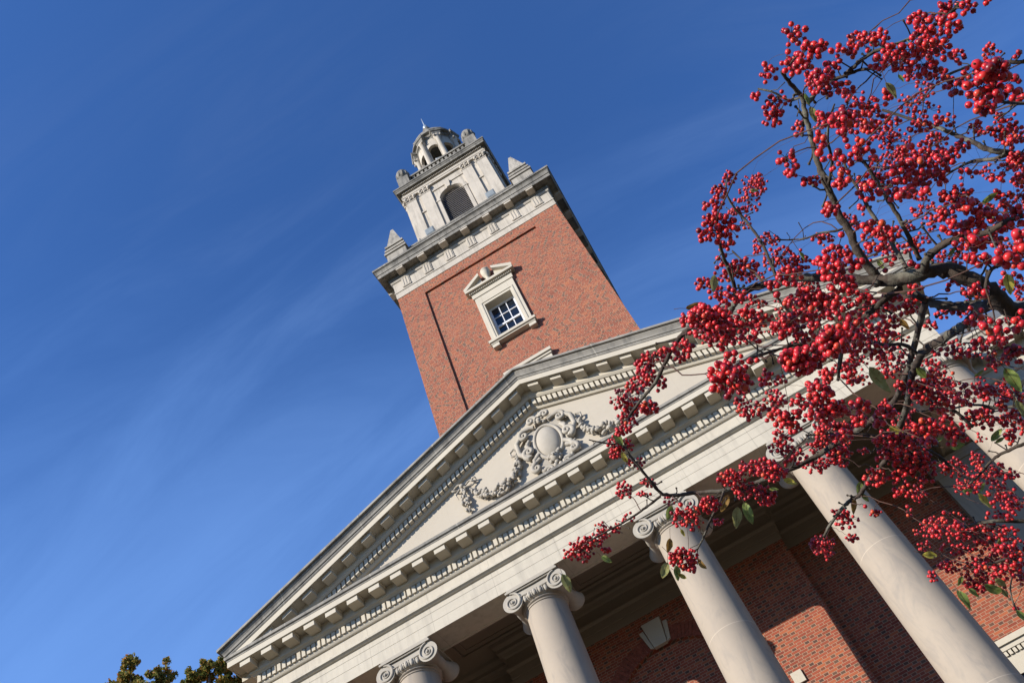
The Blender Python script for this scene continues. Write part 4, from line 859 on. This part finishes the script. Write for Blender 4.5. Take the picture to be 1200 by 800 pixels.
# fruit clusters: tile origin, tile scale, then (x, y, rx, ry, fruit radius, count) in tile pixels
TILES = [
((880,0),3.6375,"""185 145 50 55 15 14;255 215 60 45 16 14;170 270 45 50 15 12;75 310 40 45 14 9;105 440 60 55 14 18;90 505 50 35 14 10;20 415 22 25 14 3;225 285 40 40 16 8;
300 320 50 45 17 12;370 215 35 30 14 6;350 290 40 40 15 7;295 195 30 35 16 6;290 370 50 45 15 10;385 380 60 40 15 12;430 200 30 55 14 8;490 180 60 45 13 16;555 160 40 35 14 9;600 225 70 45 17 14;560 270 60 35 16 8;
650 280 50 45 15 12;720 80 60 40 15 11;760 120 70 60 16 18;840 110 50 50 17 12;720 200 80 50 17 20;800 200 60 60 16 16;740 280 70 45 15 14;675 325 25 20 12 4;845 35 55 35 15 11;930 30 40 35 16 7;1013 5 10 8 16 1;
870 240 50 40 14 9;800 340 60 45 14 10;880 370 50 40 16 9;930 330 50 40 14 9;1030 300 80 60 21 18;1000 380 90 60 21 16;1000 450 70 45 20 10;1100 370 55 60 20 10;1025 220 50 45 12 12;1140 230 20 20 13 2;
1080 510 50 35 12 11;1150 420 20 25 18 3;1130 540 35 25 12 6;1075 585 10 10 11 2;500 470 70 60 13 28;590 520 50 35 12 12;330 500 60 40 18 7;390 520 60 55 22 11;295 600 30 60 18 6;420 470 50 60 14 12;
430 560 50 45 16 9;690 450 70 55 10 26;740 400 35 30 9 10;720 540 50 35 12 15;830 510 45 35 12 11;790 600 60 30 10 14;560 580 70 40 10 22;600 620 50 30 10 12;760 650 60 50 15 14;720 700 60 50 18 11;
810 700 60 40 17 10;900 620 45 35 12 10;850 660 50 45 13 11;640 740 70 50 18 13;160 680 55 50 15 11;170 745 30 25 14 5;210 545 35 35 13 8;310 680 25 20 18 2;380 690 60 50 17 10;460 640 60 50 17 10;
400 760 40 35 18 5;560 720 60 45 11 14;500 760 60 40 14 11;260 775 50 25 14 8;920 740 40 30 15 5;1045 760 40 25 12 6;1090 720 40 30 13 7;985 730 20 20 12 2;1140 760 30 30 13 5;30 770 30 30 9 12;600 680 50 40 10 12;520 670 12 12 18 1;685 628 12 12 18 1;720 690 12 12 20 1"""),
((880,200),3.6375,"""345 170 40 35 15 8;380 60 30 30 17 5;500 90 50 40 17 8;540 60 60 40 14 12;480 160 30 30 12 6;640 100 60 45 18 8;700 40 70 40 17 12;790 30 50 35 17 8;740 90 12 15 20 1;650 105 30 25 20 3;740 160 50 45 9 22;
880 110 70 50 15 26;930 150 50 40 17 11;840 180 50 40 12 13;540 240 50 40 17 8;590 270 50 35 16 9;490 250 45 40 15 7;530 320 50 35 15 7;380 275 20 20 17 2;310 290 50 30 10 14;340 370 60 50 17 15;350 430 60 55 18 15;
440 400 40 40 16 8;390 480 60 50 17 12;300 400 35 40 16 6;565 425 12 12 17 1;130 380 80 55 10 46;200 400 50 60 10 28;160 450 60 50 15 14;90 490 35 25 16 4;110 525 10 8 16 1;70 290 50 25 8 18;30 60 35 50 8 20;25 340 20 20 8 6;
240 480 50 40 10 16;210 560 60 40 12 15;290 540 45 35 16 7;330 560 50 40 15 8;460 540 50 40 16 10;390 600 60 50 17 12;300 620 50 40 13 11;160 670 70 50 14 22;40 640 35 35 11 9;20 690 20 20 14 3;210 730 40 60 11 14;
270 665 25 20 16 3;350 720 60 60 18 18;300 760 50 40 17 9;150 780 30 20 18 3;460 660 60 50 15 13;540 590 60 50 13 18;590 560 50 40 14 11;470 740 60 50 14 15;540 770 60 35 14 12;610 640 50 40 12 13;680 570 60 40 13 18;
580 700 30 30 15 4;760 655 35 30 11 8;820 600 35 40 11 7;780 760 40 30 11 9;1000 190 60 40 17 11;940 240 60 40 17 11;860 250 50 40 16 8;1010 280 60 50 15 13;1080 230 60 50 15 15;1140 200 40 50 17 9;940 310 70 35 20 8;
970 370 50 40 19 8;1090 360 60 50 22 7;1150 300 30 60 22 6;1140 380 40 40 20 5;1100 460 50 40 14 7;860 370 60 50 9 26;900 350 40 50 10 12;800 390 60 30 9 14;900 480 80 50 15 15;960 510 50 40 16 9;700 510 40 30 13 7;
880 590 30 25 14 5;960 620 60 50 17 7;1020 660 50 40 20 5;1060 700 50 40 19 6;1140 640 30 50 20 4;990 740 50 40 17 6;1090 760 70 40 13 11;870 770 60 30 12 11;1150 120 30 50 11 12;1140 40 30 40 11 12;700 400 25 25 16 2;
600 390 30 25 15 3;640 330 50 30 11 9;700 330 40 30 10 9;660 240 40 30 11 9;730 290 40 30 10 9;590 330 40 30 13 6;1060 300 40 40 14 8"""),
((740,180),3.3333,"""380 95 30 30 9 16;345 150 35 30 10 14;325 200 40 20 13 5;285 200 10 22 12 3;480 120 50 40 7 34;460 180 50 50 8 26;410 220 40 40 9 12;340 260 60 40 13 18;310 310 55 45 13 20;380 300 40 50 13 10;360 360 45 25 12 7;
450 270 30 30 8 8;550 340 30 25 7 10;490 360 30 25 7 7;350 420 35 30 11 6;430 440 60 40 11 22;400 470 50 30 11 12;350 480 35 25 10 6;490 480 40 40 8 14;280 510 35 30 10 13;350 545 50 35 12 11;270 640 50 50 15 18;
330 660 60 60 15 26;380 700 60 60 14 22;400 560 50 40 13 13;440 640 50 40 14 14;480 580 50 30 9 16;205 650 20 32 12 6;460 690 50 40 12 14;230 700 10 12 12 2;200 760 50 30 12 8;130 765 25 15 12 4;570 548 10 8 14 1"""),
((700,340),3.637,"""375 130 25 25 13 4;370 240 50 50 12 12;350 285 30 25 11 6;250 280 60 30 11 20;200 320 40 30 11 16;210 370 45 45 12 20;265 390 30 40 12 9;160 410 50 35 11 15;100 470 50 50 10 26;150 490 50 40 10 20;220 500 45 30 12 17;
130 550 50 35 10 18;110 600 40 25 11 11;75 650 35 30 9 22;80 695 30 25 9 15;125 660 35 25 9 14;170 735 40 25 9 15;555 375 85 75 19 38;600 310 60 40 15 9;620 410 50 35 17 7;570 275 30 20 18 3;460 170 50 60 15 18;520 200 60 50 14 22;
450 100 50 50 16 15;530 130 60 60 15 17;680 297 10 8 16 1;720 370 50 40 13 11;780 385 30 25 12 5;800 150 60 40 12 18;700 110 50 25 11 9;830 300 50 50 18 15;870 330 50 40 18 11;1000 220 60 60 20 13;1050 170 40 70 20 8;
930 150 25 20 17 3;900 40 60 50 16 13;1000 60 60 60 16 15;860 110 50 30 13 11;620 480 40 30 10 11;650 520 60 35 11 22;740 480 60 30 12 15;770 540 50 40 14 15;830 560 60 50 15 22;880 480 60 40 14 15;940 420 50 40 16 11;
940 520 60 40 16 13;1010 500 50 40 17 9;790 620 50 40 10 18;780 670 50 30 10 16;840 700 50 40 10 18;1000 580 70 25 9 26;960 660 60 50 9 28;1030 700 50 50 9 28;930 740 50 40 9 18;700 750 60 40 11 20;640 750 40 30 10 8;570 785 60 20 9 15;760 760 60 40 10 22"""),
((660,420),2.857,"""65 640 45 42 7 44;100 610 40 30 7 22;130 575 30 28 6 22;175 570 20 20 6 11;215 530 25 22 6 6;205 440 30 28 7 22;270 455 25 13 6 9;285 415 25 18 7 12;145 640 18 13 7 7;415 530 52 42 8 46;360 475 25 18 6 9;490 490 35 28 8 24;
520 545 20 13 7 6;410 665 40 35 8 36;425 700 25 20 8 12;365 670 14 25 8 8;560 400 45 30 8 28;610 440 40 35 8 26;675 460 35 35 8 30;640 370 45 25 8 20;700 380 45 33 9 26;845 625 18 32 8 13;20 655 25 20 7 10"""),
((930,380),3.637,"""430 130 70 50 8 34;380 170 60 40 8 24;440 200 60 40 8 22;170 80 60 60 20 15;60 150 70 60 18 20;300 60 60 50 13 17;380 40 50 40 12 11;110 290 60 50 17 15;130 380 60 40 17 13;200 360 50 40 15 8;290 345 50 38 19 8;395 370 45 30 19 6;
360 400 35 40 17 5;200 440 60 30 9 22;140 500 50 35 9 20;190 560 50 45 9 30;100 590 70 30 8 26;540 280 55 55 12 38;600 240 60 50 11 28;660 270 60 60 10 28;620 330 60 50 12 24;740 300 40 50 14 11;700 325 25 20 16 3;560 450 70 50 14 28;
570 500 45 25 17 7;640 430 50 50 13 17;690 470 50 50 13 17;440 500 90 40 12 36;400 550 60 50 11 26;500 570 80 60 11 44;560 620 60 60 11 28;450 650 60 60 11 28;350 650 50 45 11 22;680 610 52 42 10 32;300 540 25 20 9 6;820 300 28 28 13 6;
790 370 20 20 13 3;820 410 60 40 11 22;750 400 50 40 11 15;930 400 50 45 11 22;890 340 30 30 13 6;785 570 32 36 9 17;880 640 70 50 9 38;730 690 50 35 8 18;770 110 35 35 13 6;870 60 40 35 15 6;860 150 45 40 12 11;940 130 50 50 13 13;
700 120 30 20 9 6;890 740 45 40 9 18;800 490 25 18 8 5;900 250 40 30 11 8;960 300 30 40 12 7;60 60 50 40 14 10;250 160 40 40 12 8;250 230 40 30 12 6"""),
((930,540),3.078,"""105 310 43 43 7 40;190 210 42 35 8 20;165 190 30 22 8 10;210 275 22 17 8 8;255 160 8 6 9 2;295 185 28 16 9 6;500 240 60 40 7 28;570 210 60 30 7 18;590 260 50 40 8 22;660 260 50 40 8 24;720 240 50 50 8 26;700 300 60 40 8 24;
780 290 50 50 9 28;810 350 40 40 9 22;620 330 50 30 8 18;680 370 60 30 8 26;740 360 60 30 8 24;555 380 38 25 8 24;630 390 40 30 8 13;660 440 42 38 8 36;700 410 40 30 8 18;760 400 50 30 9 18;450 260 18 18 6 3;740 120 60 50 8 26;
640 70 50 35 7 26;700 60 60 40 8 16;800 530 12 6 8 2;800 160 40 40 8 14;820 420 20 30 8 8"""),
]
RB = 0.0062
ico = bmesh.new(); bmesh.ops.create_icosphere(ico, subdivisions=2, radius=1.0); ICV = np.array([v.co[:] for v in ico.verts]); ICF = np.array([[v.index for v in f.verts] for f in ico.faces]); ico.free()
ICV2 = ICV.copy(); ICV2[:, 2] *= 0.94
clusters = []
for (ox, oy), sc, txt in TILES:
    for item in txt.replace('\n', '').split(';'):
        x, y, rx, ry, rb, n = [float(t) for t in item.split()]
        clusters.append((ox+x/sc, oy+y/sc, rx/sc, ry/sc, rb/sc, int(n)))
rf_ = random.Random(77)
for (x0, x1, y0, y1, n_) in ((990, 1200, 150, 300, 46), (900, 1060, 350, 470, 26), (960, 1200, 400, 520, 44), (930, 1100, 40, 160, 16), (1060, 1190, 560, 690, 18), (840, 960, 300, 400, 14), (1120, 1200, 300, 420, 10)):
    for k_ in range(n_): clusters.append((rf_.uniform(x0, x1), rf_.uniform(y0, y1), rf_.uniform(6, 15), rf_.uniform(5, 12), rf_.uniform(2.1, 3.4), rf_.randint(4, 14)))
clusters.sort(key=lambda c: -c[5]*c[4]**2)
rng_ = np.random.default_rng(5)
SP = np.array([s[0][:] for s in SAMP]); 
fwd_l = R[:, 1]
def cluster_geo(c):
    u, v, rx, ry, rp, n = c
    D = F_PX*RB/rp; k = D/F_PX
    cen = np.array(tl(P(u, v, D)))
    rgt, up = R[:, 0], R[:, 2]
    rw, rh = max(rx-rp*0.6, rp*0.4)*k, max(ry-rp*0.6, rp*0.4)*k; rd = 0.8*min(rw, rh) + 0.004
    rw *= 1.22; rh *= 1.22; rd *= 1.15
    pts = []; tries = 0; mind = RB*1.78
    n = int(n*1.25)+1
    while len(pts) < n and tries < n*60:
        tries += 1; q = rng_.normal(size=3); q = q/np.linalg.norm(q)*rng_.random()**0.42
        p_ = cen+rgt*q[0]*rw+up*q[1]*rh+fwd_l*q[2]*rd
        if all(np.linalg.norm(p_-o) > mind for o in pts): pts.append(p_)
        elif tries % 8 == 0: mind *= 0.985
    V, F, S = [], [], MB()
    # twig from the nearest branch
    SP = np.array([q_[0][:] for q_ in SAMP]); d = SP-cen; along = d@fwd_l; perp = np.linalg.norm(d-np.outer(along, fwd_l), axis=1); i = int(np.argmin(perp*1.0+np.abs(along)*0.13))
    a = Vector(SP[i]); hub = Vector(cen)+Vector((0, 0, min(rh, .02)*0.5)); L_ = (hub-a).length
    w = min(0.0015, SAMP[i][1]*0.6)
    j = lambda s: Vector(rng_.normal(size=3)*s)
    side_ = j(L_*.045)
    tp = [a]+[a.lerp(hub, t)+side_*math.sin(PI*t)+j(min(L_*.012, .003))+Vector((0, 0, L_*.035*math.sin(PI*t))) for t in (.15, .3, .45, .6, .75, .88)]+[hub]
    S.tube(tp, [w, w, w*.95, w*.9, w*.8, w*.75, w*.7, w*.6], 5)
    for q_ in tp[2:7]: SAMP.append((q_, w*.8))
    sizes = RB*(0.82+rng_.normal(size=len(pts))*0.13).clip(0.45, 1.1)
    for p_, r in zip(pts, sizes):
        q = Vector(p_); h = hub+(q-hub)*rng_.uniform(0.0, 0.35)+j(.001)
        S.tube([h, h.lerp(q, .55)+Vector((0, 0, .003))+j(.001), q], [0.0007, 0.0006, 0.0007], 3, False)
    for b, (p_, r) in enumerate(zip(pts, sizes)):
        ax = Vector(p_)-hub; ax = (ax.normalized() if ax.length > 1e-5 else Vector((0, 0, -1)))+Vector((0, 0, -.5)); rot = np.array(ax.to_track_quat('Z', 'Y').to_matrix())
        V.append((ICV2*r)@rot.T+p_); F.append(ICF+b*len(ICV))
        dr = rot@np.array([0, 0, 1.0]); S.tube([Vector(p_+dr*r*0.86), Vector(p_+dr*r*1.07), Vector(p_+dr*r*1.13)], [r*0.22, r*0.24, r*0.10], 5)
    return np.vstack(V), np.vstack(F), S, [(Vector(p_), r, hub) for p_, r in zip(pts, sizes)]
def build_cluster(geos, name, stuff=False):
    Vs, Fs, Ms = [], [], []; off = 0
    for V, F, S, _ in geos:
        Vs.append(V); Fs += (F+off).tolist(); Ms += [0]*len(F); off += len(V)
        Vs.append(np.array([tuple(q) for q in S.v])); Fs += [tuple(i+off for i in f) for f in S.f]; Ms += [1]*len(S.f); off += len(S.v)
    me = bpy.data.meshes.new(name); me.from_pydata(np.vstack(Vs).tolist(), [], Fs); me.materials.append(M['berry']); me.materials.append(M['stem'])
    me.polygons.foreach_set('material_index', Ms); me.polygons.foreach_set('use_smooth', [True]*len(me.polygons)); me.update()
    o = bpy.data.objects.new(name, me); COL.objects.link(o); o.parent = tree
    if stuff: o['kind'] = 'stuff'
    return o
geos = [cluster_geo(c) for c in clusters]
for g in geos[:99]: build_cluster([g], 'fruit_cluster')
build_cluster(geos[99:], 'fruit_clusters', True)

# leaves: column, row, length px, direction in the picture (deg), kind, distance
LV = [(1045,106,24,-50,'o',1.6),(945,118,20,-80,'g',1.7),(953,134,20,-70,'o',1.7),(1158,232,24,35,'g',1.6),(1163,252,18,20,'g',1.6),(1115,295,15,40,'g',1.7),(1032,310,13,-60,'g',1.7),(1182,333,26,-80,'y',1.45),(1060,380,16,-50,'b',1.7),
(910,333,13,60,'o',1.8),(836,333,24,-100,'o',1.85),(813,358,20,20,'b',1.8),(911,334,12,50,'g',1.8),(884,223,10,0,'o',2.3),(1029,445,40,-50,'o',1.6),(1080,437,22,-40,'g',2.0),(1051,505,20,-30,'y',2.2),(1007,572,17,-100,'g',2.4),
(1014,583,15,-45,'g',2.4),(1000,593,19,-95,'b',2.4),(1122,522,19,15,'g',2.3),(1168,509,20,60,'g',2.2),(1172,515,12,40,'g',2.2),(1150,571,16,55,'g',2.3),(1153,587,22,-50,'y',2.3),(1135,575,14,5,'g',2.3),(1187,445,34,-60,'g',1.8),
(1195,479,24,-75,'o',1.8),(970,503,14,-30,'y',2.4),(1147,437,13,40,'g',1.9),(1130,702,26,-60,'g',2.3),(1141,694,16,-40,'g',2.3),(1166,690,30,-20,'g',2.3),(1178,695,14,-50,'o',2.3),(1172,681,20,-35,'o',2.3),(1091,650,19,-5,'y',2.3),
(1125,680,14,-100,'g',2.3),(1198,722,20,-45,'g',2.3),(1170,637,16,-80,'g',2.3),(725,514,19,-55,'g',2.6),(732,536,16,-60,'y',2.6),(711,655,15,-30,'g',2.6),(664,683,24,-65,'o',2.6),(784,600,20,-100,'g',2.5),(800,624,10,-60,'y',2.5),
(849,590,24,-110,'b',2.5),(863,606,26,-95,'o',2.5),(877,601,28,-70,'g',2.5),(791,655,18,-40,'g',2.5),(784,639,18,-100,'b',2.5),(779,668,22,-105,'o',2.5),(793,671,20,-80,'g',2.5),(800,675,13,-30,'y',2.5),(823,661,16,-50,'b',2.5),
(907,573,11,0,'g',2.5),(926,564,17,-20,'y',2.4),(987,376,13,-40,'g',1.7),(1100,515,12,20,'g',2.2),(940,300,12,-60,'g',1.9),(1056,92,12,-60,'g',1.5)]
rl = random.Random(21)
for (u, v, ln, ang, kd, D) in LV:
    L_ = ln*D/F_PX*0.98; Wd = L_*rl.uniform(0.36, 0.48); a = math.radians(ang)
    dirv = Vector(R[:, 0]*math.cos(a)+R[:, 2]*math.sin(a)+R[:, 1]*rl.uniform(-0.45, 0.45)).normalized()
    nrm = Vector(-R[:, 1]+R[:, 0]*rl.uniform(-.6, .6)+R[:, 2]*rl.uniform(-.6, .6)); side = dirv.cross(nrm).normalized(); nrm = side.cross(dirv).normalized()
    c = Vector(tl(P(u, v, D))); b0 = c-dirv*L_*0.5; vs = []; fs = []; curl = rl.uniform(-0.35, 0.35)
    NS = 10
    for i in range(NS+1):
        t = i/NS; w = Wd*0.5*(math.sin(PI*t**0.8)**0.75 if 0 < t < 1 else 0.02)*(1+rl.uniform(-.05, .05))
        for s in (-1, -0.5, 0, 0.5, 1):
            vs.append(b0+dirv*L_*t+side*w*s+nrm*(abs(s)*w*0.35+curl*L_*(t-0.5)**2*1.6+0.03*L_*math.sin(t*9+s*2)*abs(s)))
    for i in range(NS):
        for j in range(4): fs.append((i*5+j, i*5+j+1, (i+1)*5+j+1, (i+1)*5+j))
    mb = MB().add(vs, fs); tip = Vector(b0); SP = np.array([q_[0][:] for q_ in SAMP]); d = SP-np.array(c); along = d@fwd_l; perp = np.linalg.norm(d-np.outer(along, fwd_l), axis=1); i = int(np.argmin(perp+np.abs(along)*0.4)); a0 = Vector(SP[i])
    if (a0-b0).length > 0.05: a0 = b0-dirv*0.02+Vector((0, 0, .01))
    mb.cur = 1; mb.tube([a0, a0.lerp(tip, .5)+Vector((0, 0, .002)), tip, tip+dirv*L_*0.9], [0.0008, 0.0006, 0.0006, 0.0003], 4)
    o = mb.build('leaf', [M['leaf_'+kd], M['stem']], tree, smooth=180)
    if kd in 'yb': o['label'] = {'y': 'yellow leaf', 'b': 'brown curled leaf'}[kd]

# ------------------------------------------------------------------ two trees beyond the left end of the portico
def bgtree(label, peaks, D, seed):
    rr = random.Random(seed)
    tops = [np.array(P(u, v, d)) for u, v, d, r in peaks]; base = np.mean(tops, axis=0); base[2] = 0
    t = thing('tree', label, 'tree', tuple(base), 'trees beyond the portico')
    H = max(q[2] for q in tops); mb = MB(); bz = Vector(base)
    mb.tube([Vector((0,0,0)), Vector((.1,0,H*.2)), Vector((0,.1,H*.4)), Vector((.1,0,H*.62))], [0.32, 0.26, 0.2, 0.11], 12)
    cl = []
    for q, (u, v, d, r) in zip(tops, peaks):
        tp = Vector(q)-bz; c = tp-Vector((0, 0, r*0.85)); mb.tube([Vector((.0, .1, H*.4)), c.lerp(Vector((0, .1, H*.4)), .45)+Vector((0, 0, .5)), tp-Vector((0, 0, r*.3))], [0.12, 0.07, 0.02], 8)
        cl.append((c, r*0.72))
    for k in range(16):
        a = rr.uniform(0, 2*PI); h = rr.uniform(.36, .70)*H; q = rr.uniform(.2, 0.9); c = Vector((q*math.cos(a), q*math.sin(a), h)); cl.append((c, rr.uniform(.7, 1.2)))
        mb.tube([Vector((0, .1, h-1.6)), c.lerp(Vector((0, .1, h-1.0)), .5), c], [0.07, 0.045, 0.02], 6)
    mb.build('trunk', M['oakbark'], t, smooth=60)
    vs, fs = [], []; nn = np.random.default_rng(seed)
    for c, r in cl:
        subs = [(c+Vector(nn.normal(size=3)*r*0.42), r*nn.uniform(.22, .42)) for _ in range(15)]
        for sc_, sr in subs:
            for k in range(85):
                q = nn.normal(size=3); q = q/np.linalg.norm(q)*sr*nn.random()**.55; o = np.array(sc_)+q; s = nn.uniform(.035, .065); ax = nn.normal(size=3); ax /= np.linalg.norm(ax); bx_ = np.cross(ax, nn.normal(size=3)); bx_ /= np.linalg.norm(bx_)
                b = len(vs); vs += [tuple(o-ax*s), tuple(o+bx_*s*.5), tuple(o+ax*s), tuple(o-bx_*s*.5)]; fs.append((b, b+1, b+2, b+3))
    me = bpy.data.meshes.new('crown'); me.from_pydata(vs, [], fs); me.materials.append(M['crown']); o = bpy.data.objects.new('crown', me); COL.objects.link(o); o.parent = t
bgtree('green and rust coloured tree top, the left one below the sky', [(155,766,23,.55),(187,775,23.6,.5),(140,790,23,.5),(194,786,23,.35),(168,788,22.6,.5)], 23, 4)
bgtree('green and rust coloured tree top beside the left corner of the pediment', [(224,785,22,.35),(245,771,22.5,.42),(259,763,23,.4),(232,779,22.5,.45),(270,780,22.6,.5),(282,790,22.6,.5)], 22, 9)
